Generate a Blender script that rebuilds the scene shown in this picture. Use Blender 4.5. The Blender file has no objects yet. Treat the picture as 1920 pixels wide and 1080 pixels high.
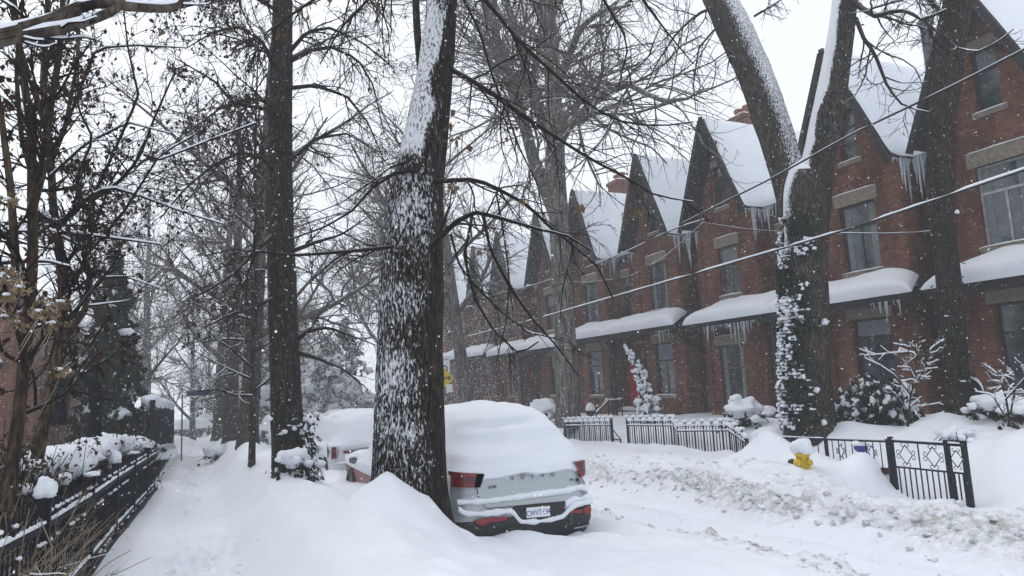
import bpy, math, random
import numpy as np
from mathutils import Vector, Matrix, Euler
R = math.radians
SC = bpy.context.scene
COL = SC.collection

# ------------------------------------------------------------------ camera, sky, sun, exposure
F_PX, PITCH, YAW, ROLL = 1300.0, R(7.7), R(24.2), -0.05
CAM = np.array([0.0, 0.0, 1.65])
cam_rot = Matrix.Rotation(-YAW, 3, 'Z') @ Matrix.Rotation(math.pi/2 + PITCH, 3, 'X') @ Matrix.Rotation(ROLL, 3, 'Z')
cd = bpy.data.cameras.new('camera'); cam = bpy.data.objects.new('camera', cd); COL.objects.link(cam)
cam.matrix_world = Matrix.Translation(CAM) @ cam_rot.to_4x4()
cd.sensor_width = 36; cd.lens = 36*F_PX/1920; cd.clip_start = .05; cd.clip_end = 1500
SC.camera = cam
CR = np.array(cam_rot)
SC.view_settings.view_transform = 'Standard'; SC.view_settings.look = 'None'
SC.view_settings.gamma = 1; SC.view_settings.exposure = 0.77
SC.cycles.volume_bounces = 3
SC.cycles.max_bounces = 6; SC.cycles.diffuse_bounces = 3
SUN_EL, SUN_AZ = R(50), R(335)
w = bpy.data.worlds.new('World'); SC.world = w; w.use_nodes = True
nt = w.node_tree; nt.nodes.clear()
sky = nt.nodes.new('ShaderNodeTexSky'); sky.sky_type = 'NISHITA'; sky.sun_disc = False
sky.sun_elevation = SUN_EL; sky.sun_rotation = SUN_AZ; sky.dust_density = 4; sky.air_density = 1.2
hs = nt.nodes.new('ShaderNodeHueSaturation'); hs.inputs['Saturation'].default_value = .12
mx = nt.nodes.new('ShaderNodeMix'); mx.data_type = 'RGBA'; mx.inputs['Factor'].default_value = .85
mx.inputs['B'].default_value = (6.15, 6.5, 7.0, 1)      # an even lid of snow cloud over the clear sky
bg = nt.nodes.new('ShaderNodeBackground'); bg.inputs['Strength'].default_value = 0.1
wo = nt.nodes.new('ShaderNodeOutputWorld')
nt.links.new(sky.outputs[0], hs.inputs['Color']); nt.links.new(hs.outputs[0], mx.inputs['A'])
nt.links.new(mx.outputs['Result'], bg.inputs['Color']); nt.links.new(bg.outputs[0], wo.inputs['Surface'])
sd = bpy.data.lights.new('sun', 'SUN'); sd.energy = .5; sd.angle = R(60); sd.color = (1, .98, .95)
so = bpy.data.objects.new('sun', sd); COL.objects.link(so)
so.rotation_euler = (math.pi/2 - SUN_EL, 0, math.pi - SUN_AZ + math.pi*0)
so.matrix_world = Matrix.Rotation(0, 4, 'Z')
_sd = Vector((math.sin(SUN_AZ)*math.cos(SUN_EL), math.cos(SUN_AZ)*math.cos(SUN_EL), math.sin(SUN_EL)))
so.rotation_euler = _sd.to_track_quat('Z', 'Y').to_euler()

# ------------------------------------------------------------------ helpers
def at(px, py, X=None, Y=None, Z=None):
    d = CR @ np.array([(px-960)/F_PX, -(py-540)/F_PX, -1.0])
    t = (X/d[0]) if X is not None else (Y/d[1]) if Y is not None else ((Z-CAM[2])/d[2])
    return CAM + d*t

class VN:                                            # fast value noise on arrays
    def __init__(s, seed=0):
        s.t = np.random.default_rng(seed).random((64, 64, 16))*2-1
    def __call__(s, x, y, z=0.0):
        x, y, z = np.broadcast_arrays(np.asarray(x, float), np.asarray(y, float), np.asarray(z, float))
        xi, yi, zi = np.floor(x).astype(int), np.floor(y).astype(int), np.floor(z).astype(int)
        fx, fy, fz = x-xi, y-yi, z-zi
        fx, fy, fz = (f*f*(3-2*f) for f in (fx, fy, fz))
        r = 0
        for a in (0, 1):
            for b in (0, 1):
                for c in (0, 1):
                    wgt = (fx if a else 1-fx)*(fy if b else 1-fy)*(fz if c else 1-fz)
                    r = r + wgt*s.t[(xi+a) % 64, (yi+b) % 64, (zi+c) % 16]
        return r
vn = VN(3)
def fbm(x, y, z=0.0, o=4):
    r, a, f = 0, .5, 1.0
    for i in range(o):
        r = r + a*vn(x*f+7.3*i, y*f+3.1*i, z*f); a *= .5; f *= 2.03
    return r
def sstep(a, b, x):
    t = np.clip((np.asarray(x, float)-a)/(b-a), 0, 1); return t*t*(3-2*t)

class MB:
    def __init__(s): s.V = []; s.F = []; s.n = 0; s.A = []
    def add(s, V, F, A=None):
        V = np.asarray(V, float).reshape(-1, 3); s.V.append(V)
        s.A.append(np.zeros(len(V)) if A is None else np.asarray(A, float).reshape(-1))
        for f in (F if isinstance(F, list) and len(F) and not np.isscalar(F[0]) and isinstance(F[0], np.ndarray) and F[0].ndim == 2 else [F]):
            if isinstance(f, list):
                d = {}
                for q in f: d.setdefault(len(q), []).append(q)
                for k, v in d.items(): s.F.append(np.array(v, int)+s.n)
            else: s.F.append(f+s.n)
        s.n += len(V)
    def build(s, name, mat, parent=None, origin=None, smooth=True):
        if not s.V: return None
        V = np.concatenate(s.V); A = np.concatenate(s.A)
        if origin is None: origin = np.array(parent.location) if parent is not None else np.zeros(3)
        if parent is not None and parent.parent is not None and origin is not None and not getattr(s, '_o', None):
            p = parent; origin = np.zeros(3)
            while p is not None: origin = origin+np.array(p.location); p = p.parent
        V = V-origin
        me = bpy.data.meshes.new(name)
        me.vertices.add(len(V)); me.vertices.foreach_set('co', V.astype(np.float32).ravel())
        L = np.concatenate([f.ravel() for f in s.F]); T = np.concatenate([np.full(len(f), f.shape[1]) for f in s.F])
        S = np.concatenate([[0], np.cumsum(T)[:-1]])
        me.loops.add(len(L)); me.loops.foreach_set('vertex_index', L.astype(np.int32))
        me.polygons.add(len(T)); me.polygons.foreach_set('loop_start', S.astype(np.int32)); me.polygons.foreach_set('loop_total', T.astype(np.int32))
        me.polygons.foreach_set('use_smooth', np.full(len(T), smooth))
        if A.any():
            a = me.attributes.new('snow', 'FLOAT', 'POINT'); a.data.foreach_set('value', A.astype(np.float32))
        me.update(calc_edges=True)
        if mat: me.materials.append(mat)
        o = bpy.data.objects.new(name, me); COL.objects.link(o)
        if parent is not None: o.parent = parent
        return o
    # --- shapes
    def box(s, a, b):
        a, b = np.minimum(a, b), np.maximum(a, b)
        V = [(x, y, z) for z in (a[2], b[2]) for y in (a[1], b[1]) for x in (a[0], b[0])]
        s.add(V, np.array([[0, 2, 3, 1], [4, 5, 7, 6], [0, 1, 5, 4], [2, 6, 7, 3], [0, 4, 6, 2], [1, 3, 7, 5]]))
    def bar(s, p, q, wd, ht, up=(0, 0, 1)):
        p, q = np.asarray(p, float), np.asarray(q, float); t = q-p; t /= np.linalg.norm(t)
        u = np.cross(t, up); 
        if np.linalg.norm(u) < 1e-4: u = np.cross(t, (1, 0, 0))
        u /= np.linalg.norm(u); v = np.cross(u, t)
        V = [e + u*a*wd/2 + v*b*ht/2 for e in (p, q) for a, b in ((-1, -1), (1, -1), (1, 1), (-1, 1))]
        s.add(V, np.array([[0, 1, 2, 3], [7, 6, 5, 4], [0, 4, 5, 1], [1, 5, 6, 2], [2, 6, 7, 3], [3, 7, 4, 0]]))
    def quad(s, a, b, c, d): s.add([a, b, c, d], np.array([[0, 1, 2, 3]]))
    def tubes(s, P, Rd, k=3, A=None, cap=False):     # P (N,M,3), Rd (N,M)
        P = np.asarray(P, float); Rd = np.asarray(Rd, float)
        if P.ndim == 2: P = P[None]; Rd = Rd[None]
        N, M, _ = P.shape
        if N == 0: return
        T = np.gradient(P, axis=1); T /= np.linalg.norm(T, axis=2, keepdims=True)+1e-9
        mt = T.mean(1); ref = np.where((np.abs(mt[:, 2]) > .8)[:, None], np.array([0.0, 1, 0]), np.array([0.0, 0, 1]))[:, None, :]
        U = np.cross(T, ref); U /= np.linalg.norm(U, axis=2, keepdims=True)+1e-9
        W = np.cross(U, T)
        an = np.arange(k)*2*math.pi/k
        V = P[:, :, None, :] + Rd[:, :, None, None]*(np.cos(an)[None, None, :, None]*U[:, :, None, :] + np.sin(an)[None, None, :, None]*W[:, :, None, :])
        idx = np.arange(N*M*k).reshape(N, M, k)
        a = idx[:, :-1, :]; b = np.roll(idx, -1, 2)[:, :-1, :]; c = np.roll(idx, -1, 2)[:, 1:, :]; d = idx[:, 1:, :]
        Fq = np.stack([a, b, c, d], -1).reshape(-1, 4)[:, ::-1]
        s.add(V.reshape(-1, 3), Fq, None if A is None else np.repeat(np.asarray(A).reshape(-1), k))
        if cap:
            off = s.n - N*M*k
            for i in range(N):
                s.F.append((idx[i, 0][None, :])+off); s.F.append((idx[i, -1][None, ::-1])+off)
    def grid(s, G, close_u=False, A=None):           # G (a,b,3)
        a, b, _ = G.shape; idx = np.arange(a*b).reshape(a, b)
        if close_u: i2 = np.roll(idx, -1, 1)
        i = idx[:-1, :] if close_u else idx[:-1, :-1]; j = i2[:-1, :] if close_u else idx[:-1, 1:]
        k = i2[1:, :] if close_u else idx[1:, 1:]; l = idx[1:, :] if close_u else idx[1:, :-1]
        s.add(G.reshape(-1, 3), np.stack([i, j, k, l], -1).reshape(-1, 4), None if A is None else A.reshape(-1))
    def blob(s, c, r, seed=0, amp=.15, fr=1.5, n=14, flat=-1):
        u = np.linspace(0, math.pi, n)[:, None]; v = np.linspace(0, 2*math.pi, 2*n, endpoint=False)[None, :]
        D = np.stack([np.sin(u)*np.cos(v), np.sin(u)*np.sin(v), np.cos(u)+0*v], -1)
        q = D*fr+seed*3.7
        k = 1+amp*2*fbm(q[..., 0], q[..., 1], q[..., 2], 3)
        G = D*k[..., None]*np.asarray(r, float)
        G[..., 2] = np.maximum(G[..., 2], flat*r[2])
        s.grid(G[::-1]+np.asarray(c, float), close_u=True)
    def lathe(s, c, prof, k=24, axis=2):             # prof list of (r,h)
        an = np.arange(k)*2*math.pi/k
        G = np.zeros((len(prof), k, 3))
        for i, (r, h) in enumerate(prof):
            G[i, :, 0] = r*np.cos(an); G[i, :, 1] = r*np.sin(an); G[i, :, 2] = h
        if axis == 0: G = G[..., [2, 0, 1]]
        if axis == 1: G = G[..., [1, 2, 0]]
        s.grid(G+np.asarray(c, float), close_u=True)
    def slab(s, a, b, c, d, th, amp=.02, nu=14, nv=10, seed=0, edge=7, lump=1.2, drop=.0):
        """a lying snow layer over the quad a,b,c,d (a->b along, a->d across)"""
        a, b, c, d = (np.asarray(q, float) for q in (a, b, c, d))
        n = np.cross(b-a, d-a); n /= np.linalg.norm(n)
        if n[2] < 0: n = -n
        eu = np.sin(np.linspace(-math.pi/2, math.pi/2, nu+1))*.5+.5; ev = np.sin(np.linspace(-math.pi/2, math.pi/2, nv+1))*.5+.5
        u = eu[:, None, None]; v = ev[None, :, None]
        B = (a*(1-u)*(1-v)+b*u*(1-v)+c*u*v+d*(1-u)*v)
        h = th*((1-np.abs(2*u-1)**edge)*(1-np.abs(2*v-1)**edge))**.5
        h = h*(1+lump*.35*fbm(B[..., 0:1]*1.3+seed, B[..., 1:2]*1.3, B[..., 2:3]*1.3, 2)) + amp*fbm(B[..., 0:1]*5, B[..., 1:2]*5+seed, B[..., 2:3]*5, 2)*(h > .01)
        Tp = B+n*h
        s.grid(Tp if np.cross(b-a, d-a)[2] > 0 else Tp[:, ::-1])
        s.grid((B-n*.004) if np.cross(b-a, d-a)[2] < 0 else (B-n*.004)[:, ::-1])

def empty(name, loc):
    o = bpy.data.objects.new(name, None); COL.objects.link(o); o.location = loc; o.empty_display_size = .2; return o
def tag(o, label, cat, group=None, kind=None):
    if label: o['label'] = label
    if cat: o['category'] = cat
    if group: o['group'] = group
    if kind: o['kind'] = kind
    return o
def thing(name, loc, label, cat, group=None): return tag(empty(name, tuple(float(q) for q in loc)), label, cat, group)
def copy_tree(o, loc, label=None):
    r = o.copy(); COL.objects.link(r); r.location = tuple(float(q) for q in loc)
    if label: r['label'] = label
    for ch in o.children:
        c = ch.copy(); COL.objects.link(c); c.parent = r
        for g in ch.children:
            d = g.copy(); COL.objects.link(d); d.parent = c
    return r

# ------------------------------------------------------------------ materials
class NT:
    def __init__(s, name):
        s.m = bpy.data.materials.new(name); s.m.use_nodes = True; s.t = s.m.node_tree; s.t.nodes.clear()
        s.b = s.n('ShaderNodeBsdfPrincipled'); o = s.n('ShaderNodeOutputMaterial'); s.l(s.b.outputs[0], o.inputs['Surface'])
    def n(s, ty, **k):
        q = s.t.nodes.new(ty)
        for a, v in k.items(): setattr(q, a, v)
        return q
    def l(s, a, b): s.t.links.new(a, b)
    def noise(s, scale, vec=None, detail=3, rough=.6, dist=0):
        q = s.n('ShaderNodeTexNoise'); q.inputs['Scale'].default_value = scale; q.inputs['Detail'].default_value = detail; q.inputs['Roughness'].default_value = rough
        q.inputs['Distortion'].default_value = dist
        if vec is not None: s.l(vec, q.inputs['Vector'])
        return q.outputs[0]
    def ramp(s, f, stops):
        q = s.n('ShaderNodeValToRGB'); e = q.color_ramp.elements
        while len(e) < len(stops): e.new(.5)
        for i, (p, c) in enumerate(stops): e[i].position = p; e[i].color = c if len(c) == 4 else (*c, 1)
        s.l(f, q.inputs[0]); return q.outputs[0]
    def rng(s, f, a, b, c=0, d=1):
        q = s.n('ShaderNodeMapRange'); q.interpolation_type = 'SMOOTHSTEP'
        s.l(f, q.inputs[0])
        for i, v in enumerate((a, b, c, d)): q.inputs[i+1].default_value = v
        return q.outputs[0]
    def math(s, op, a, b=None):
        q = s.n('ShaderNodeMath', operation=op)
        for i, v in enumerate((a, b)):
            if v is None: continue
            if isinstance(v, (int, float)): q.inputs[i].default_value = v
            else: s.l(v, q.inputs[i])
        return q.outputs[0]
    def mix(s, f, a, b):
        q = s.n('ShaderNodeMix', data_type='RGBA')
        for v, nm in ((f, 'Factor'), (a, 'A'), (b, 'B')):
            i = q.inputs[nm]
            if isinstance(v, (int, float)): i.default_value = v
            elif isinstance(v, tuple): i.default_value = v if len(v) == 4 else (*v, 1)
            else: s.l(v, i)
        return q.outputs['Result']
    def pos(s, scale=(1, 1, 1)):
        g = s.n('ShaderNodeNewGeometry'); m = s.n('ShaderNodeMapping'); m.inputs['Scale'].default_value = scale
        s.l(g.outputs['Position'], m.inputs[0]); return m.outputs[0]
    def obj(s, scale=(1, 1, 1)):
        g = s.n('ShaderNodeTexCoord'); m = s.n('ShaderNodeMapping'); m.inputs['Scale'].default_value = scale
        s.l(g.outputs['Object'], m.inputs[0]); return m.outputs[0]
    def bump(s, h, st, dist=.02):
        q = s.n('ShaderNodeBump'); q.inputs['Strength'].default_value = st; q.inputs['Distance'].default_value = dist
        s.l(h, q.inputs['Height']); s.l(q.outputs[0], s.b.inputs['Normal'])
    def col(s, c):
        i = s.b.inputs['Base Color']
        if isinstance(c, tuple): i.default_value = (*c, 1)
        else: s.l(c, i)
    def done(s, rough=.8, metal=0, spec=.3):
        s.b.inputs['Roughness'].default_value = rough; s.b.inputs['Metallic'].default_value = metal
        s.b.inputs['Specular IOR Level'].default_value = spec; return s.m

SNOW_C = (.80, .825, .875)
def snow_mat(name='snow', bump=.25, sc=18):
    t = NT(name); n = t.noise(sc, t.pos(), 4, .65)
    t.col(t.mix(t.rng(t.noise(.9, t.pos(), 2), .3, .7), SNOW_C, (.76, .79, .85))); t.bump(n, bump, .03)
    return t.done(.75, spec=.15)
M_SNOW = snow_mat()
def ground_mat():
    t = NT('snow_ground'); p = t.pos()
    a = t.n('ShaderNodeAttribute', attribute_name='snow').outputs['Fac']
    n = t.noise(9, p, 5, .7); n2 = t.noise(38, p, 4, .7)
    f = t.math('MULTIPLY', a, t.rng(n, .38, .62, .15, 1)); f = t.math('MULTIPLY', f, t.rng(n2, .25, .7, .45, 1))
    c = t.mix(t.rng(t.noise(.5, p, 3), .3, .7), SNOW_C, (.76, .79, .85))
    t.col(t.mix(f, c, (.31, .285, .25)))
    hgt = t.math('ADD', t.noise(14, p, 4, .6), t.math('MULTIPLY', n2, t.math('MULTIPLY', a, 1.2)))
    t.bump(hgt, .35, .03); return t.done(.75, spec=.15)
M_GROUND = ground_mat()
def bark_mat(name, c1, c2, c3, sx=9, sz=1.6, bump=.8, thr=.5):
    t = NT(name); v = t.pos((sx, sx, sz))
    n = t.noise(1.0, v, 5, .65, .6); big = t.noise(.35, t.pos((4, 4, 1)), 2)
    c = t.ramp(n, [(.43, c1), (.50, c2), (.62, c3)])
    c = t.mix(t.rng(big, .35, .7, 0, .6), c, c1)
    a = t.n('ShaderNodeAttribute', attribute_name='snow').outputs['Fac']
    n3 = t.noise(1.0, t.pos((42+sx*.1, 42+sx*.1, 16)), 3, .6, .5)
    s = t.math('ADD', t.math('MULTIPLY', n3, .8), t.math('MULTIPLY', n, .2))
    f = t.rng(t.math('SUBTRACT', t.math('ADD', a, s), 1.0), -.04, .08)
    t.col(t.mix(f, c, SNOW_C)); t.bump(t.math('ADD', n, t.math('MULTIPLY', f, .5)), bump, .04)
    return t.done(.9, spec=.15)
M_BARK1 = bark_mat('dark_brown_bark', (.004, .0035, .003), (.022, .018, .0145), (.085, .066, .05), 42, 6.5, 1.0)
M_BARK2 = bark_mat('grey_bark', (.010, .009, .007), (.045, .038, .031), (.11, .095, .08), 34, 4.5, .9)
M_BARKG = bark_mat('brown_garden_bark', (.016, .011, .008), (.060, .040, .026), (.13, .09, .06), 30, 5, .8)
M_BARKP = bark_mat('smooth_pale_bark', (.035, .027, .022), (.07, .056, .044), (.13, .105, .085), 14, 6, .3)
M_BARK3 = bark_mat('pale_grey_bark', (.05, .045, .042), (.13, .12, .11), (.21, .19, .18), 10, 1.5, .5)
def twig_mat(name, c, snow=.75, thr=(.35, .75)):
    t = NT(name); g = t.n('ShaderNodeNewGeometry'); sp = t.n('ShaderNodeSeparateXYZ'); t.l(g.outputs['Normal'], sp.inputs[0])
    n = t.noise(3.0, t.pos(), 3)
    f = t.math('MULTIPLY', t.rng(sp.outputs[2], *thr), t.rng(n, .42, .55, 0, snow))
    t.col(t.mix(f, c, SNOW_C)); return t.done(.9, spec=.1)
M_TWIG_DARK = twig_mat('dark_twigs', (.012, .009, .008), .15)
M_TWIG_GREY = twig_mat('grey_twigs', (.07, .062, .058), .5)
M_TWIG_FAR = twig_mat('far_twigs', (.075, .068, .065), .6)
M_TWIG_SNOW = twig_mat('snowy_twigs', (.05, .04, .033), .95, (-.1, .4))
def plain(name, c, rough=.7, metal=0, spec=.3, var=.25, sc=6, snow=0):
    t = NT(name); n = t.noise(sc, t.pos(), 3)
    cc = t.mix(t.rng(n, .3, .7), tuple(q*(1-var) for q in c), tuple(min(1, q*(1+var)) for q in c))
    if snow:
        g = t.n('ShaderNodeNewGeometry'); sp = t.n('ShaderNodeSeparateXYZ'); t.l(g.outputs['Normal'], sp.inputs[0])
        cc = t.mix(t.math('MULTIPLY', t.rng(sp.outputs[2], .3, .8), t.rng(t.noise(12, t.pos(), 2), .35, .6, 0, snow)), cc, SNOW_C)
    t.col(cc); return t.done(rough, metal, spec)
def leaf_mat(name, c1, c2):
    t = NT(name); t.col(t.ramp(t.noise(7, t.pos(), 2), [(.35, c1), (.65, c2)])); return t.done(.8, spec=.15)
M_LEAF = leaf_mat('dead_leaf', (.06, .030, .016), (.20, .12, .06))
M_SEED = leaf_mat('seed_pod', (.012, .008, .007), (.05, .022, .016))
M_HYD = leaf_mat('dried_bloom', (.10, .065, .035), (.26, .20, .12))
M_EVER = leaf_mat('evergreen_leaf', (.008, .014, .010), (.028, .038, .024))
M_IVY = leaf_mat('ivy_leaf', (.007, .013, .010), (.020, .032, .022))
M_HEDGE = leaf_mat('hedge_leaf', (.016, .018, .012), (.075, .058, .035))
M_STEM = plain('dry_stem', (.22, .17, .12), .85, var=.35, sc=3)
M_IRON = plain('black_iron', (.010, .012, .018), .7, 0, .15)
M_DARKWOOD = plain('dark_painted_timber', (.014, .014, .018), .7, sc=20, var=.4)
M_BOARD = plain('gable_slate', (.018, .018, .022), .8, sc=10, var=.4)
M_STONE = plain('sandstone', (.21, .18, .14), .9, sc=9, var=.22)
M_FRAME = plain('window_frame_dark', (.025, .026, .03), .5)
M_FRAMEB = plain('window_frame_brown', (.10, .07, .045), .6)
M_FRAMEW = plain('window_frame_white', (.34, .35, .35), .5)
M_CURT = plain('pale_blind', (.16, .19, .195), .9, var=.08)
M_DOORRED = plain('red_door', (.42, .015, .022), .5)
M_DOORDK = plain('dark_door', (.03, .022, .02), .5)
M_STAIN = leaf_mat('stained_glass', (.02, .05, .16), (.25, .32, .38))
M_PIPE = plain('dark_downspout', (.02, .02, .03), .5, .3)
M_TERRA = plain('terracotta', (.26, .10, .05), .9)
M_METAL = plain('grey_flue', (.16, .16, .17), .5, .5)
def glass_mat():
    t = NT('window_glass'); n = t.noise(2.3, t.pos(), 3, .6, 1.5)
    t.col(t.ramp(n, [(.3, (.012, .018, .022)), (.55, (.035, .052, .058)), (.75, (.09, .12, .125))]))
    return t.done(.08, 0, .9)
M_GLASS = glass_mat()
def brick_mat(name, c1, c2, mortar, far=False):
    t = NT(name)
    g = t.n('ShaderNodeNewGeometry'); sp = t.n('ShaderNodeSeparateXYZ'); t.l(g.outputs['Position'], sp.inputs[0])
    sn = t.n('ShaderNodeSeparateXYZ'); t.l(g.outputs['Normal'], sn.inputs[0])
    u = t.math('ADD', t.math('MULTIPLY', sp.outputs[1], t.math('ABSOLUTE', sn.outputs[0])), t.math('MULTIPLY', sp.outputs[0], t.math('ABSOLUTE', sn.outputs[1])))
    cb = t.n('ShaderNodeCombineXYZ'); t.l(u, cb.inputs[0]); t.l(sp.outputs[2], cb.inputs[1])
    b = t.n('ShaderNodeTexBrick'); t.l(cb.outputs[0], b.inputs['Vector'])
    b.inputs['Scale'].default_value = 1; b.inputs['Brick Width'].default_value = .235; b.inputs['Row Height'].default_value = .078
    b.inputs['Mortar Size'].default_value = .008; b.inputs['Mortar Smooth'].default_value = .3; b.inputs['Bias'].default_value = -.1
    b.inputs['Color1'].default_value = (*c1, 1); b.inputs['Color2'].default_value = (*c2, 1); b.inputs['Mortar'].default_value = (*mortar, 1)
    n = t.noise(1.0, t.pos((1.4, 1.4, .55)), 5, .7); n2 = t.noise(7, t.pos((1, 1, 2.4)), 3)
    c = t.mix(t.rng(n, .40, .66, 0, .85), b.outputs[0], tuple(q*.28 for q in c1))
    c = t.mix(t.rng(n2, .45, .8, 0, .5), c, tuple(min(1, q*1.7) for q in c2))
    t.col(c); t.bump(b.outputs['Fac'], -.5, .01); return t.done(.9, spec=.2)
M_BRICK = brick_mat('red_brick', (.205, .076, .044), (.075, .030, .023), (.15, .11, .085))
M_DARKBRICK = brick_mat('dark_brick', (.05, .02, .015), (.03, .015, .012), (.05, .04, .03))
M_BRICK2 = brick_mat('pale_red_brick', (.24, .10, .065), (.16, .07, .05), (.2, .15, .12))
def ice_mat():
    t = NT('ice'); n = t.noise(20, t.pos((1, 1, .1)), 2)
    t.col(t.ramp(n, [(.35, (.50, .56, .62)), (.65, (.80, .85, .90))]))
    m = t.done(.2, 0, .6); t.b.inputs['Transmission Weight'].default_value = .45; return m
M_ICE = ice_mat()
def paint(name, c, dust=.5, rough=.35, metal=0.3):
    t = NT(name); n = t.noise(30, t.pos(), 4, .7); n2 = t.noise(2.5, t.pos(), 3)
    f = t.math('MULTIPLY', t.rng(n, .56, .75, 0, dust), t.rng(n2, .35, .7))
    t.col(t.mix(f, c, SNOW_C)); return t.done(rough, metal, .5)
M_SUV = paint('silver_grey_paint', (.40, .44, .46), .35, .38, .25)
M_RED = paint('red_paint', (.20, .035, .04), .55, .4, .1)
M_WHITEP = paint('white_paint', (.62, .64, .67), .4)
M_DKP = paint('dark_paint', (.05, .055, .065), .6)
M_PLASTIC = paint('black_plastic', (.012, .013, .015), .55, .6, 0)
M_TYRE = plain('tyre_rubber', (.018, .018, .019), .9, var=.3, sc=30)
M_RIM = plain('alloy_rim', (.30, .31, .32), .4, .6)
M_LAMP = plain('red_lens', (.20, .010, .012), .15, 0, .7, var=.6, sc=22)
M_LAMPD = plain('dark_red_lens', (.10, .008, .01), .2, 0, .7, var=.4, sc=14)
M_PLATE = plain('plate_white', (.72, .74, .76), .5, var=.05)
M_BLUE = plain('plate_blue', (.02, .035, .25), .5, var=.05)
M_BLACKT = plain('badge_black', (.02, .02, .022), .4)
M_CHROME = plain('badge_chrome', (.25, .26, .27), .25, .8)
M_YEL = plain('yellow_paint', (.62, .42, .02), .45, var=.15)
M_SIGNW = plain('sign_white', (.72, .74, .76), .5, var=.04)
M_SIGNB = plain('sign_blue', (.03, .045, .12), .5, var=.1)
M_BLUEB = plain('blue_glaze', (.02, .03, .25), .3, 0, .6)
M_POLE = plain('grey_pole', (.14, .14, .15), .7)
M_WIRE = plain('black_cable', (.012, .012, .014), .6)
M_FAR = plain('pale_render_wall', (.38, .36, .34), .9)
M_FLAKE = NT('snow_flake'); M_FLAKE.col((.92, .94, .97)); M_FLAKE = M_FLAKE.done(.9, spec=.0)

# ------------------------------------------------------------------ terrain
SLOPE = .022
PX = np.array([-70, -6, -2.6, -1.9, -1.35, -1.0, -.7, -.42, .3, .5, .95, 1.4, 2.1, 2.6, 3.2, 4.4, 4.9, 5.25, 5.6, 7.1, 7.45, 8.2, 9.3, 10.2, 10.9, 11.5, 12.5, 14, 70.])
PZ = np.array([.6, .45, .35, .28, .20, .10, .12, -.03, -.03, .10, .43, .52, .38, .16, .06, .03, -.02, -.18, -.27, -.27, -.16, .0, .06, .06, .02, .22, .46, .58, .8])
_fine = np.linspace(-70, 70, 14001); _pz = np.interp(_fine, PX, PZ)
_k = np.hanning(31); _k /= _k.sum(); _pz = np.convolve(np.pad(_pz, 15, 'edge'), _k, 'valid')
MOUNDS = [  # x, y, height, rx, ry
 (1.78, 7.28, .24, .34, .34), (2.0, 7.3, .24, .75, .7), (1.2, 8.6, .04, .7, .6), (2.35, 13.2, -.33, .5, 2.6), (2.4, 17.2, -.2, .5, 1.6), (1.17, 11.9, .18, .5, .5), (1.35, 13.3, .2, .45, .6), (.95, 16.2, .16, .5, .7),
 (1.5, 18, .2, .6, 1.2), (1.2, 22, .18, .5, 1.6), (.9, 27, .2, .5, 2), (1.5, 10.2, .1, .6, 1), (.4, 30, .12, .8, 1.2),
 (8.9, 10.3, .28, .9, 1.5), (9.2, 13.2, .06, .8, 1.4), (9.0, 16.4, .10, .8, 1.5), (8.8, 20, .12, .9, 2), (8.6, 24, .25, .8, 2),
 (11.8, 12.4, .30, .5, .7), (12.3, 10.6, .30, .6, .6), (13.2, 9.2, .30, .8, .5), (14.0, 8.2, .25, .8, .6), (12.0, 15.0, .22, .5, .7), (13, 13.6, .2, .8, .8),
 (12.2, 7.2, .18, .8, .6), (10.3, 11.0, .34, .5, .6), (10.35, 10.6, .26, .5, .8), (10.45, 9.6, .26, .45, .6), (10.5, 8.85, .26, .40, .38), (14.8, 9.9, .3, .6, .6), (11.9, 20.9, .35, .35, 1.6), (12.4, 17.4, .2, .5, 1), (9.6, 9.2, .14, .6, .8)]
_fr = random.Random(5); FEET = [(-.06+.06*math.sin(k*.5)+_fr.choice((-1, 1))*_fr.uniform(.03, .27), 1.6+k*.085+_fr.uniform(-.2, .2), _fr.uniform(-.4, .4), _fr.uniform(.03, .075)) for k in range(95)]
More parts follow.
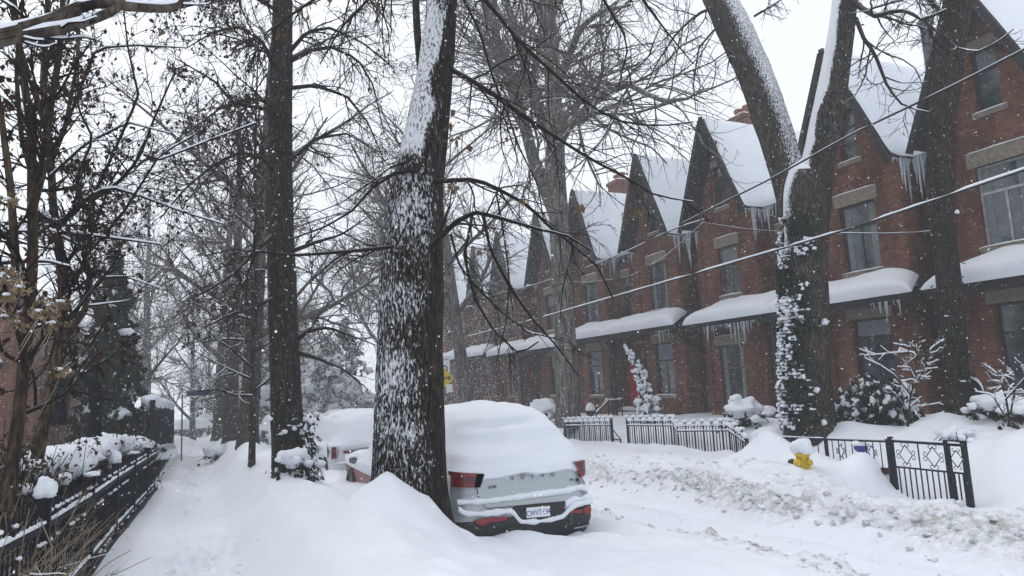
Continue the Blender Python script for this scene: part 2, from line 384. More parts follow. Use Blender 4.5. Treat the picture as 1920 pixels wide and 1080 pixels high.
def ground_z(x, y):
    x, y = np.broadcast_arrays(np.asarray(x, float), np.asarray(y, float))
    z = np.interp(x, _fine, _pz) - SLOPE*np.clip(y, -5, 200)
    z = z - .30*sstep(8.2, 10.4, x)*(1-sstep(11.0, 12.0, x))*(1-sstep(8.1, 8.9, y)) - .12*sstep(7.3, 8.5, x)*(1-sstep(11, 12, x))*(1-sstep(9.5, 11.5, y))
    for mx_, my, h, rx, ry in MOUNDS:
        q = ((x-mx_)/rx)**2+((y-my)/ry)**2; z = z + h*np.exp(-q*1.1)*(1+.45*fbm(x*1.5+mx_, y*1.5, 0, 2))
    z = z + .09*fbm(x*.7, y*.45, 0, 3)*sstep(.35, 1.2, np.abs(x+.05))*(1-.75*sstep(5, 5.5, x)*(1-sstep(7.2, 7.8, x)))
    z = z + (.13*fbm(x*2.1+9, y*.9, 0, 3)+.035*fbm(x*5.5, y*3.5, 0, 2))*sstep(.7, 1.3, x)*(1-sstep(4.6, 5.2, x))
    z = z + .022*fbm(x*9, y*2.2, 0, 2)*sstep(5, 5.4, x)*(1-sstep(7.2, 7.6, x))
    foot = (1-sstep(.22, .55, np.abs(x+.06-.06*np.sin(y*.8))))
    z = z + foot*(.10*fbm(x*6+3, y*4.6, 0, 2)+.05*fbm(x*14, y*12, 0, 2))
    if z.ndim == 2 and z.shape[1] > 100:
        for fx_, fy_, fa_, fd_ in FEET:
            jj = (np.abs(y[0]-fy_) < .45) if y.ndim == 2 else slice(None)
            X_, Y_ = x[:, jj]-fx_, y[:, jj]-fy_; u_ = X_*math.cos(fa_)-Y_*math.sin(fa_); v_ = X_*math.sin(fa_)+Y_*math.cos(fa_)
            q = (u_/.065)**2+(v_/.15)**2; z[:, jj] += -fd_*np.exp(-q**2*.7)+fd_*.35*np.exp(-((np.sqrt(q)-1.35)/.25)**2)
    d = dirt(x, y, raw=True)
    z = z + .11*np.clip(d, 0, 1)*np.exp(-((x-5.2)/.3)**2) + d*(.24*fbm(x*4.5+1, y*3.4, 0, 4)+.10*np.abs(fbm(x*13, y*13, 0, 2)))
    z = z + .10*fbm(x*2.2, y*2.0+5, 0, 3)*sstep(7.3, 8, x) + .09*np.abs(fbm(x*5.2, y*5.0+5, 0, 3))*sstep(7.3, 7.9, x)*(1-sstep(9.4, 10.3, x))*(1-sstep(14, 20, y))
    rut = np.exp(-((x-5.75)/.2)**2)+np.exp(-((x-6.95)/.2)**2)
    return z - .085*rut*(1+.5*fbm(x*3, y*5, 0, 2)) + .025*np.exp(-((x-6.35)/.16)**2)*(1+1.5*fbm(x*7, y*6, 0, 3))*(1-sstep(14, 22, y))
def dirt(x, y, raw=False):
    wv = .25*fbm(y*.5+0*x, x*.2+4, 0, 2)
    a = np.exp(-((x-(7.75+wv))/.42)**2)*(1+0*y)
    b = .9*np.exp(-((x-(5.2+wv*.6))/.20)**2)*(1-sstep(9.5, 13, y))
    c = .5*np.exp(-((x-8.7)/.8)**2)*(1-sstep(7, 11, y)) + .15*np.exp(-((x-6.35)/.12)**2)*(1-sstep(9, 13, y))
    e = .35*np.exp(-((x-3.9)/.8)**2)*(1-sstep(4.2, 5.5, y))
    if raw: return np.clip(a*1.0+b+c*1.2+e*.5, 0, 1.3)*(1-.5*sstep(15, 30, y))
    n = sstep(-.25, .25, fbm(x*1.1, y*.6+11, 0, 3))
    return np.clip((a*1.3+b*1.0+c*1.1+e*.3)*(.3+.8*n), 0, 1)*(1-.75*sstep(12, 22, y))
def axis(stops):
    out = []
    for (a, b, d) in stops: out.append(np.arange(a, b-1e-6, d))
    return np.concatenate(out+[[stops[-1][1]]])
gx = axis([(-70, -10, 4), (-10, -2.8, .3), (-2.8, -1.0, .09), (-1.0, .9, .035), (.9, 2.7, .05), (2.7, 9.3, .055), (9.3, 11, .08), (11, 16, .14), (16, 70, 3)])
gy = [-6.0, -4, -2, -.5, .3, .8]; y_ = 1.2
while y_ < 190: gy.append(y_); y_ += max(.035, y_*.0105)
gy = np.array(gy)
GX, GY = np.meshgrid(gx, gy, indexing='ij'); GZ = ground_z(GX, GY)
GA = np.clip(dirt(GX, GY), 0, 1)
dzx = np.gradient(GZ, gx, axis=0); dzy = np.gradient(GZ, gy, axis=1)
NRM = np.stack([-dzx, -dzy, np.ones_like(dzx)], -1); NRM /= np.linalg.norm(NRM, axis=2, keepdims=True)
def strip(name, xa, xb):
    i0 = int(np.argmin(np.abs(gx-xa))); i1 = int(np.argmin(np.abs(gx-xb)))+1
    b = MB(); b.grid(np.stack([GX, GY, GZ], -1)[i0:i1], A=GA[i0:i1]+1e-5)
    b.F = [f[:, ::-1] for f in b.F]
    o = b.build(name, M_GROUND); o['kind'] = 'structure'
    o.data.normals_split_custom_set_from_vertices(NRM[i0:i1].reshape(-1, 3).tolist())
    return o
strip('garden_ground', -70, -1.0); strip('path', -1.0, .9); strip('verge', .9, 2.7); strip('road', 2.7, 9.3)
strip('pavement', 9.3, 11); strip('front_yard_ground', 11, 70)
def gz(x, y): return float(ground_z(x, y))

# ------------------------------------------------------------------ houses
XF, XR = 16.6, 17.25        # bay fronts and recessed wall
def cells(us, zs, ops):
    us = sorted(set(us)); zs = sorted(set(zs))
    for a, b in zip(us[:-1], us[1:]):
        for c, d in zip(zs[:-1], zs[1:]):
            m, n = (a+b)/2, (c+d)/2
            if any(o[0] < m < o[1] and o[2] < n < o[3] for o in ops): continue
            yield a, b, c, d
def wall_x(mb, X, u0, u1, z0, z1, ops, rev=.2, s=1):
    for a, b, c, d in cells([u0, u1]+[o[0] for o in ops]+[o[1] for o in ops], [z0, z1]+[o[2] for o in ops]+[o[3] for o in ops], ops):
        mb.quad((X, b, c), (X, a, c), (X, a, d), (X, b, d))
    for o in ops:
        a, b, c, d = o; X2 = X+rev
        mb.quad((X, a, c), (X2, a, c), (X2, a, d), (X, a, d)); mb.quad((X2, b, c), (X, b, c), (X, b, d), (X2, b, d))
        mb.quad((X2, a, c), (X, a, c), (X, b, c), (X2, b, c)); mb.quad((X, a, d), (X2, a, d), (X2, b, d), (X, b, d))
def window(parent, X, a, b, c, d, style=0, rng=random, near=True, snow=True):
    fm = [M_FRAME, M_FRAMEB, M_FRAMEW][style % 3]
    X1 = X+.10; f = MB(); t = .055
    f.box((X1, a+.003, c+.003), (X1+.07, a+t, d-.003)); f.box((X1, b-t, c+.003), (X1+.07, b-.003, d-.003))
    f.box((X1, a+t, c+.003), (X1+.07, b-t, c+t)); f.box((X1, a+t, d-t), (X1+.07, b-t, d-.003))
    tr = c+(d-c)*.66
    f.box((X1+.003, a+t, tr-.03), (X1+.067, b-t, tr+.03))
    if b-a > .9: f.box((X1+.006, (a+b)/2-.025, c+t), (X1+.064, (a+b)/2+.025, tr-.03))
    w = f.build('window', fm, parent, smooth=False)
    g = MB(); g.box((X1+.03, a+t-.01, c+t-.01), (X1+.04, b-t+.01, d-t+.01)); g.build('pane', M_GLASS, w, smooth=False)
    k = rng.random()
    if k > .62 and b-a > .7:
        for u_, v_ in ((a+t+.01, a+t+(b-a)*.2), (b-t-(b-a)*.17, b-t-.01)):
            cu_ = MB(); cu_.box((X1+.022, u_, c+t+.004), (X1+.027, v_, d-t-.004)); cu_.build('curtain', M_CURT, w, smooth=False)
    if k < .45:
        bl = MB(); h = (d-c)*rng.choice([.2, .3, .45]); bl.box((X1+.022, a+t+.01, d-t-h), (X1+.027, b-t-.01, d-t-.004)); bl.build('blind', M_CURT, w, smooth=False)
    return w
def stone(parent, name, X, a, b, c, d, snow=True, seed=0):
    s = MB(); s.box((X-.045, a, c), (X+.05, b, d)); o = s.build(name, M_STONE, parent, smooth=False)
    if snow:
        q = MB(); q.slab((X-.055, a, d), (X-.055, b, d), (X+.0, b, d), (X+.0, a, d), .035, .01, 20, 4, seed, 3, .9); q.build('snow', M_SNOW, o)
    return o
def icicles(parent, p, q, n, lmax, rng, r=.022):
    p, q = np.array(p, float), np.array(q, float)
    for i in range(n):
        t = (i+rng.random())/n; L = lmax*(.2+.8*rng.random()**1.5)*(.55+.45*math.sin(t*9+n)); c = p+(q-p)*t
        b = MB(); z = np.linspace(0, 1, 6); rr = r*(.55+.9*L/lmax)*(1-z)**.7*(1+.15*np.sin(z*20+i))
        P = np.stack([c[0]+.02*z*rng.uniform(-1, 1)+0*z, c[1]+.03*z*rng.uniform(-1, 1), c[2]+.06-(L+.06)*z], -1)
        b.tubes(P, rr+.001, 6); b.build('icicle', M_ICE, parent)
CENT = [9.45, 13.3, 18.6, 22.7, 28.0, 32.1, 37.4, 41.5, 46.8, 50.9, 56.2, 60.3]
CUT = [6.7, 11.35, 15.95, 20.65, 25.35, 30.05, 34.75, 39.45, 44.15, 48.85, 53.55, 58.25, 62.95]
HL = ['nearest red brick row house, cut off by the right edge of the view',
 'red brick row house between the forked ivy tree and the black trunk',
 'red brick row house left of the forked ivy tree, with two clay chimney pots',
 'red brick row house directly behind the bent snowy little conifer',
 'red brick row house with a red front door, behind the grey street tree',
 'hazy brick row house just beyond the grey street tree trunk',
 'faded brick row house above the snowed over car roof, its canopy deep in snow',
 'faded brick row house beyond the leafless branches, second before the yellow sign',
 'pale snow-hazed brick house nearest behind the yellow diamond sign',
 'very faint row house in falling snow, second behind the yellow diamond sign',
 'very faint row house in falling snow, third past the yellow diamond sign',
 'last and faintest row house at the far end of the terrace']
def row_house(i):
    rng = random.Random(40+i); yc = CENT[i]; u0, u1 = CUT[i], CUT[i+1]; near = i < 6
    first = (i % 2 == 1)          # recess on the far side when i is odd
    H = thing('row_house', (XF, yc, .3), HL[i], 'row house', 'brick terrace of gabled row houses')
    a, b = yc-1.45, yc+1.45
    if i == 0: a = yc-1.5
    Z0, Z1, ZP = -1.6, 7.05, 10.1
    wb = MB()
    gf = (yc-.62, yc+.55, .85, 2.88); f2 = (yc-.58, yc+.55, 4.2, 6.1)
    if i == 2: gf = (yc-.35, yc+.85, .2, 2.55); f2 = (yc-.5, yc+.45, 4.25, 5.95)
    wall_x(wb, XF, a, b, Z0, Z1, [gf, f2])
    at_ = (yc-.28, yc+.28, 7.35, 8.85)
    zl = lambda y: ZP-(ZP-Z1)*abs(y-yc)/1.45
    # gable
    for s in (-1, 1):
        e = yc+s*.28; edge = yc+s*1.45
        P = [(XF, edge, Z1), (XF, e, Z1), (XF, e, zl(e))]
        wb.add(P if s > 0 else P[::-1], np.array([[0, 1, 2]]))
    wb.quad((XF, at_[1], Z1), (XF, at_[0], Z1), (XF, at_[0], at_[2]), (XF, at_[1], at_[2]))
    wb.add([(XF, at_[1], at_[3]), (XF, at_[0], at_[3]), (XF, at_[0], zl(at_[0])), (XF, yc, ZP), (XF, at_[1], zl(at_[1]))], np.array([[0, 1, 2, 3, 4]]))
    for (p, q) in (((XF, at_[0], at_[2]), (XF, at_[0], at_[3])), ((XF, at_[1], at_[3]), (XF, at_[1], at_[2]))):
        wb.quad(p, (XF+.2, p[1], p[2]), (XF+.2, q[1], q[2]), q)
    # bay returns and recess walls
    wb.quad((XF, a, Z0), (XR, a, Z0), (XR, a, Z1), (XF, a, Z1)); wb.quad((XR, b, Z0), (XF, b, Z0), (XF, b, Z1), (XR, b, Z1))
    rec_ops = {}
    for (r0, r1, main) in ((u0, a, not first), (b, u1, first)):
        ops = []
        if r1-r0 > .85 and main:
            m = (r0+r1)/2; hw = min(.42, (r1-r0)/2-.1)
            ops = [(m-hw, m+hw, .2, 2.45), (m-.28, m+.28, 4.3, 6.05)]
            rec_ops['m'] = (m, hw)
        if r1-r0 > .02: wall_x(wb, XR, r0, r1, Z0, Z1+.1, ops)
    wb.quad((XR, u0, Z0), (XR+8, u0, Z0), (XR+8, u0, Z1), (XR, u0, Z1)); wb.quad((XR+8, u1, Z0), (XR, u1, Z0), (XR, u1, Z1), (XR+8, u1, Z1))
    wb.add([(XR, u0, Z1), (XR+8, u0, Z1), (XR+4, u0, 10.0)], np.array([[0, 1, 2]])); wb.add([(XR, u1, Z1), (XR+8, u1, Z1), (XR+4, u1, 10.0)], np.array([[0, 2, 1]]))
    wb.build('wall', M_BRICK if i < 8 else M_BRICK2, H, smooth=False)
    if near:  # brick pilasters at the bay corners, butted against the front
        pm = MB()
        for y in (a+.12, b-.12): pm.box((XF-.06, y-.1, Z0), (XF+.003, y+.1, Z1-.9))
        pm.build('pilaster', M_BRICK, H, smooth=False)
    # windows
    window(H, XF, *gf, style=(0 if i != 2 else 1), rng=rng); window(H, XF, *f2, style=(2 if i == 0 else 0 if i != 2 else 1), rng=rng)
    window(H, XF, *at_, style=0, rng=rng)
    stone(H, 'lintel', XF, gf[0]-.14, gf[1]+.14, gf[3], gf[3]+.32, near, i); stone(H, 'lintel', XF, f2[0]-.14, f2[1]+.14, f2[3], f2[3]+.36, near, i+3)
    stone(H, 'lintel', XF, at_[0]-.12, at_[1]+.12, at_[3], at_[3]+.24, False)
    stone(H, 'sill', XF, gf[0]-.1, gf[1]+.1, gf[2]-.12, gf[2], near, i+5); stone(H, 'sill', XF, f2[0]-.1, f2[1]+.1, f2[2]-.12, f2[2], near, i+7)
    stone(H, 'sill', XF, at_[0]-.12, at_[1]+.12, at_[2]-.12, at_[2], near, i+9)
    if 'm' in rec_ops:
        m, hw = rec_ops['m']
        window(H, XR, m-.28, m+.28, 4.3, 6.05, 0, rng); stone(H, 'lintel', XR, m-.38, m+.38, 6.05, 6.35, near, i)
        db = MB(); db.box((XR+.1, m-hw, .2), (XR+.16, m+hw, 2.45))
        for zz in ((.45, 1.1), (1.25, 2.2)): db.box((XR+.085, m-hw+.1, zz[0]), (XR+.1-.002, m+hw-.1, zz[1]))
        d = db.build('door', M_DOORRED if i == 4 else M_DOORDK, H, smooth=False)
        hb = MB(); hb.blob((XR+.05, m-hw+.12, 1.2), (.035, .035, .035)); hb.build('handle', M_CHROME, d)
        sb = MB()
        for k in range(4): sb.box((XR-.35-.3*k, m-.7, -.9), (XR-.06-.3*k+(.06 if k == 0 else .0), m+.7, .18-.2*k))
        so_ = sb.build('front_steps', M_STONE, H, smooth=False)
        ss = MB()
        for k in range(4): ss.slab((XR-.35-.3*k, m-.7, .185-.2*k), (XR-.35-.3*k, m+.7, .185-.2*k), (XR-.06-.3*k, m+.7, .185-.2*k), (XR-.06-.3*k, m-.7, .185-.2*k), .14, .02, 10, 5, k)
        ss.build('snow', M_SNOW, so_)
    # roofs
    rb = MB()
    EX, EZ, RX_, RZ = XR-.35, 6.95, XR+4, 10.28
    rb.bar((XR+1.8, 0, 0), (XR+1.9, 0, 0), .01, .01) if False else None
    def plate(p, q, r_, s_, th=.1):
        n = np.cross(np.array(q)-p, np.array(s_)-p); n = n/np.linalg.norm(n)*th
        V = [np.array(k, float) for k in (p, q, r_, s_)]; V += [v-n for v in V]
        rb.add(V, np.array([[0, 1, 2, 3], [7, 6, 5, 4], [0, 4, 5, 1], [1, 5, 6, 2], [2, 6, 7, 3], [3, 7, 4, 0]]))
    plate((EX, u0+.002, EZ), (RX_, u0+.002, RZ), (RX_, u1-.002, RZ), (EX, u1-.002, EZ), -.1)
    plate((RX_, u0+.002, RZ), (XR+8.3, u0+.002, EZ), (XR+8.3, u1-.002, EZ), (RX_, u1-.002, RZ), -.1)
    GXf, GZp, hw, GZe = XF-.62, 10.45, 1.62, 6.85
    for s in (-1, 1):
        plate((GXf, yc+s*hw, GZe), (GXf, yc, GZp), (RX_-.1, yc, GZp), (RX_-.1, yc+s*hw, GZe), .09*-s)
    rf = rb.build('roof', M_BOARD, H, smooth=False)
    bb = MB()
    for s in (-1, 1):
        bb.bar((GXf-.04, yc+s*(hw+.02), GZe-.1), (GXf-.04, yc+s*.02, GZp+.0), .07, .17, up=(0, -s, 0))
    bb.box((GXf-.06, yc-.07, GZp-.75), (GXf+.02, yc+.07, GZp+.12))
    bb.build('bargeboard', M_DARKWOOD, H, smooth=False)
    eb = MB(); eb.bar((EX+.03, u0, EZ-.05), (EX+.03, u1, EZ-.05), .06, .22); eb.build('gutter', M_PIPE, H, smooth=False)
    sn = MB(); th = .30
    sn.slab((EX-.12, u0-.03, EZ-.02), (EX-.12, u1+.03, EZ-.02), (RX_+.1, u1+.03, RZ+.06), (RX_+.1, u0-.03, RZ+.06), th, .03, 22, 18, i*5.3, 10)
    sn.slab((XR+8.3, u0-.03, EZ), (XR+8.3, u1+.03, EZ), (RX_-.1, u1+.03, RZ+.06), (RX_-.1, u0-.03, RZ+.06), th, .03, 6, 6, i*5.3, 10)
    for s in (-1, 1):
        sn.slab((GXf+.0, yc+s*(hw+.02), GZe), (RX_, yc+s*(hw+.02), GZe), (RX_, yc-s*.03, GZp+.1), (GXf+.0, yc-s*.03, GZp+.1), .17, .035, 26, 18, i*2.1+s, 12, .8)
    sn.build('roof_snow', M_SNOW, rf)
    # canopy
    ca, cb = (u0-.12 if first else u0+.001), (u1-.001 if first else u1-.75)
    if i == 0: ca, cb = u0-1.5, u1-.45
    cm = MB(); dz_ = (0, 0, 0, .10, .10, -.08, -.08, .05, .05, 0, 0, 0)[i]; CXo, CZo, CZi = 15.6, 3.32+dz_, 3.72+dz_
    V = [(CXo, ca, CZo), (XR, ca, CZi), (XR, cb, CZi), (CXo, cb, CZo)]
    V = [np.array(v) for v in V]; V += [v-np.array((0, 0, .24)) for v in V]
    cm.add(V, np.array([[0, 3, 2, 1], [4, 5, 6, 7], [0, 1, 5, 4], [1, 2, 6, 5], [2, 3, 7, 6], [3, 0, 4, 7]]))
    for y in np.arange(ca+.25, cb, .9):
        if near and not (a-.2 < y < b+.2): cm.bar((XR-.02, y, 2.2), (CXo+.15, y, CZo-.28), .07, .09)
    co = cm.build('canopy', M_DARKWOOD, H, smooth=False)
    cs = MB(); hip0 = .55 if (first or i == 0) else 0; hip1 = .9 if not first else 0
    cs.slab((CXo-.1, ca-.06, CZo), (CXo-.1, cb+.06, CZo), (XF+.02, cb+.06-hip1, CZi+.10), (XF+.02, ca-.06+hip0, CZi+.10), .36, .03, 26, 12, i*1.7, 9, .7)
    cs.build('snow', M_SNOW, co)
    if near:
        pm = MB()
        for y in ((cb-.15,) if not first else (ca+.15,)):
            pass
        pm = MB()
        for y in ((u1-.1,) if first else (u0+.1,)): pm.bar((CXo+.25, y, -.6), (CXo+.25, y, CZo-.2), .12, .12)
        pm.build('porch_post', M_DARKWOOD, H, smooth=False)
        dp = MB(); yy = (a-.12 if first else b+.12)
        dp.tubes(np.array([(XR-.1, yy, 6.8), (XR-.1, yy, 5.5), (XR-.08, yy, 3.0), (XR-.08, yy, -.3)]), np.full(4, .05), 8); dp.build('downspout', M_PIPE, H)
        ic0, ic1 = (b+.1, u1-.05) if first else (u0+.05, a-.1)
        icicles(H, (EX-.05, ic0, EZ-.05), (EX-.05, ic1, EZ-.05), 9, 1.0, rng, .032)
        icicles(H, (EX-.06, a-.55, EZ-.05), (EX-.06, a-.02, EZ-.05), 11, 1.5, rng, .045)
        icicles(H, (GXf+.05, yc-hw-.04, GZe+.0), (EX-.05, yc-hw-.04, GZe), 10, 1.45, rng, .04)
        icicles(H, (EX-.06, b+.02, EZ-.05), (EX-.06, b+.5, EZ-.05), 8, 1.0, rng, .035)
        if i in (2, 3, 1): icicles(H, (CXo-.03, yc-2.2 if i == 2 else ca+.3, CZo-.2), (CXo-.03, (yc+.3 if i == 2 else ca+1.2), CZo-.2), 30 if i == 2 else 9, .85, rng, .022)
    # chimneys
    if i in (2, 4, 6, 8):
        cx, cy = XR+2.4, (20.35 if i == 2 else u1-.6)
        hb = MB(); hb.box((cx-.45, cy-.45, 8.4), (cx+.45, cy+.45, 11.45)); hb.box((cx-.52, cy-.52, 11.45), (cx+.52, cy+.52, 11.62))
        ch = hb.build('chimney', M_BRICK2, H, smooth=False)
        for dy in (-.24, .24):
            q = MB(); q.lathe((cx, cy+dy, 11.62), [(.17, 0), (.15, .3), (.19, .33), (.19, .42), (.12, .42), (.12, .1)], 14); q.build('chimney_pot', M_TERRA, ch)
        q = MB(); q.slab((cx-.5, cy-.5, 11.62), (cx-.5, cy+.5, 11.62), (cx+.5, cy+.5, 11.62), (cx+.5, cy-.5, 11.62), .1); q.build('snow', M_SNOW, ch)
    if i == 1:
        q = MB(); cx, cy = 18.3, 11.75; q.lathe((cx, cy, 8.0), [(.16, 0), (.16, 2.9), (.2, 2.9), (.2, 3.05), (.05, 3.1)], 14); q.build('flue', M_METAL, H)
    return H
for i in range(12): row_house(i)

# ------------------------------------------------------------------ trees
def seglen(P): return np.linalg.norm(np.diff(P, axis=1), axis=2).sum(1)
def grow(rg, P, Rr, n, t0=.15, t1=1.0, ang=(30, 65), ln=(.35, .7), rr=.55, M=5, up=0.0, wig=.18, rmin=.003, short=.6, lab=None):
    """n children on the given polylines P (N,M,3); returns (n,M,3),(n,M)"""
    L = seglen(P); pr = L/L.sum(); idx = rg.choice(len(P), n, p=pr)
    t = t0+(t1-t0)*rg.random(n); Mp = P.shape[1]
    f = t*(Mp-1); k = np.minimum(f.astype(int), Mp-2); fr = (f-k)[:, None]
    p0 = P[idx, k]*(1-fr)+P[idx, k+1]*fr; tg = P[idx, k+1]-P[idx, k]; tg /= np.linalg.norm(tg, axis=1, keepdims=True)+1e-9
    r0 = (Rr[idx, k]*(1-fr[:, 0])+Rr[idx, k+1]*fr[:, 0])
    rv = rg.normal(size=(n, 3)); pe = np.cross(tg, rv); pe /= np.linalg.norm(pe, axis=1, keepdims=True)+1e-9
    a = np.radians(rg.uniform(*ang, n))[:, None]; d = np.cos(a)*tg+np.sin(a)*pe
    l = L[idx]*rg.uniform(*ln, n)*(1-short*t); st = (l/(M-1))[:, None]
    out = np.zeros((n, M, 3)); out[:, 0] = p0
    for j in range(1, M):
        d = d+wig*rg.normal(size=(n, 3)); d[:, 2] += up; d /= np.linalg.norm(d, axis=1, keepdims=True)
        out[:, j] = out[:, j-1]+d*st
    r = np.maximum(np.minimum(r0*rr, l*.018+rmin), rmin)[:, None]*np.linspace(1, .35, M)[None, :]
    return out, np.maximum(r, rmin*.7)
def resamp(pts, M):
    pts = np.asarray(pts, float); s = np.r_[0, np.cumsum(np.linalg.norm(np.diff(pts[:, :3], axis=0), axis=1))]
    # catmull-like smoothing through cubic interpolation of the chord parameter
    q = np.linspace(0, s[-1], M); lin = np.stack([np.interp(q, s, pts[:, c]) for c in range(pts.shape[1])], -1)
    k = max(1, int(M/len(pts)/2))
    if k > 1:
        ker = np.hanning(2*k+1); ker /= ker.sum()
        sm = np.stack([np.convolve(np.pad(lin[:, c], k, 'reflect', reflect_type='odd'), ker, 'valid') for c in range(lin.shape[1])], -1); return sm
    return lin
def snow_on(mb, P, Rr, rmin=.006, keep=1.0, rg=None, k=5, thick=1.0, th0=None):
    """snow lying along the upper side of near-horizontal branches"""
    T = np.gradient(P, axis=1); T /= np.linalg.norm(T, axis=2, keepdims=True)+1e-9
    hz = np.sqrt(np.clip(1-T[..., 2]**2, 0, 1))
    m = (Rr[:, 0] > rmin)
    if rg is not None: m &= rg.random(len(P)) < keep
    if not m.any(): return
    P, Rr, hz = P[m], Rr[m], hz[m]
    nz = fbm(P[..., 0]*2.3, P[..., 1]*2.3, P[..., 2]*2.3, 2)
    th0 = (-.12 if thick < 1 else -.3) if th0 is None else th0
    g = sstep(.5, .9, hz)*sstep(th0-.06, th0+.12, nz)
    mb.tubes(P+np.stack([0*Rr, 0*Rr, Rr*.7*thick+.002], -1)*g[..., None], (Rr*.7+.003)*thick**.5*g+1e-4, k)
def trunk_mesh(mb, pts, k=28, M=90, snow=None, rough=.03, flare=.0, seed=0):
    """pts rows: x,y,z,r ; snow(pos, normal)->attribute"""
    q = resamp(pts, M); P, Rr = q[:, :3], q[:, 3]
    T = np.gradient(P, axis=0); T /= np.linalg.norm(T, axis=1, keepdims=True)
    an = np.arange(k)*2*math.pi/k
    U = np.cross(T, (0, 1, 0)); U /= np.linalg.norm(U, axis=1, keepdims=True); W = np.cross(T, U)
    D = np.cos(an)[None, :, None]*U[:, None, :]+np.sin(an)[None, :, None]*W[:, None, :]
    s = np.r_[0, np.cumsum(np.linalg.norm(np.diff(P, axis=0), axis=1))]
    lob = 1+flare*np.exp(-s/.35)[:, None]*(1+.45*np.sin(an*5+seed)[None, :])
    nx_ = fbm(np.cos(an)[None, :]*7+seed, np.sin(an)[None, :]*7, s[:, None]*1.4, 3)
    rr = Rr[:, None]*lob*(1+.10*fbm(np.cos(an)[None, :]*1.3, np.sin(an)[None, :]*1.3+seed, s[:, None]*.8, 2)+rough*2*nx_)
    G = P[:, None, :]+D*rr[..., None]
    A = None
    if snow is not None:
        A = snow(G, D); G = G+D*(np.clip(A-.55, 0, .6)*.05)[..., None]
    mb.grid(G[:, ::-1], close_u=True, A=None if A is None else A[:, ::-1])
    mb.add(G[-1], np.arange(k)[None, :])
    return P, Rr
def polys(lst, M):
    a = [resamp(q, M) for q in lst]; a = np.array(a); return a[..., :3], a[..., 3]
def leaves(mb, rg, P, n, size, hang=.7, clump=1):
    """folded leaf shapes hung on the ends of polylines"""
    idx = rg.integers(0, len(P), n); k = rg.integers(1, P.shape[1], n)
    c = P[idx, k]
    c = np.repeat(c, clump, 0)+rg.normal(size=(n*clump, 3))*size*(.9 if clump > 1 else .1)
    N = len(c); d = rg.normal(size=(N, 3)); d[:, 2] -= hang*2.5; d /= np.linalg.norm(d, axis=1, keepdims=True)
    s = np.cross(d, rg.normal(size=(N, 3))); s /= np.linalg.norm(s, axis=1, keepdims=True); nn = np.cross(d, s)
    sz = (size*rg.uniform(.6, 1.3, N))[:, None]; wd = sz*rg.uniform(.2, .42, N)[:, None]
    V = np.stack([c, c+d*sz*.45+s*wd+nn*wd*.4, c+d*sz, c+d*sz*.45-s*wd+nn*wd*.4], 1)
    b = np.arange(N)[:, None]*4
    mb.add(V.reshape(-1, 3), np.concatenate([b+[[0, 1, 2]], b+[[0, 2, 3]]]))
def crown(T, rg, limbs, limR, n1, n2, n3, mat, thick=.6, up=(.0, .0, .0), leafn=0, leafsize=.08, leafmat=None, clump=1, ang=(30, 65), ln=((.35, .7), (.3, .6), (.3, .65)), snowk=.8, rm=.004, wig=.2, snow_rmin=.008):
    c = MB(); c.tubes(limbs, limR, 7)
    a1, r1 = grow(rg, limbs, limR, n1, .1, 1, ang, ln[0], .5, 7, up[0], wig, rm*1.3)
    a2, r2 = grow(rg, a1, r1, n2, .1, 1, ang, ln[1], .6, 5, up[1], wig, rm)
    c.tubes(a1, r1, 5); c.tubes(a2, r2, 4)
    last = a2
    if n3:
        a3, r3 = grow(rg, a2, r2, n3, .05, 1, (25, 60), ln[2], .7, 4, up[2], wig, rm*.8); c.tubes(a3, r3, 3); last = a3
    c.build('crown', mat, T)
    s = MB(); snow_on(s, limbs, limR, .01, 1, rg, 6, thick, -.5 if thick > 1.2 else None); snow_on(s, a1, r1, snow_rmin, snowk, rg, 5, thick); snow_on(s, a2, r2, snow_rmin, snowk*.7, rg, 4, thick)
    s.build('snow', M_SNOW, T)
    if leafn:
        l = MB(); leaves(l, rg, last, leafn, leafsize, .7, clump); l.build('dead_leaves', leafmat or M_LEAF, T)
    return a1, r1, a2, r2, last
def px_line(pts, r0, r1, yy=None):
    """pixel knots + depth -> world rows x,y,z,r"""
    n = len(pts); return [[*at(p[0], p[1], Y=p[2]), r0+(r1-r0)*i/(n-1)] for i, p in enumerate(pts)]

SG = 'street trees along the kerb'
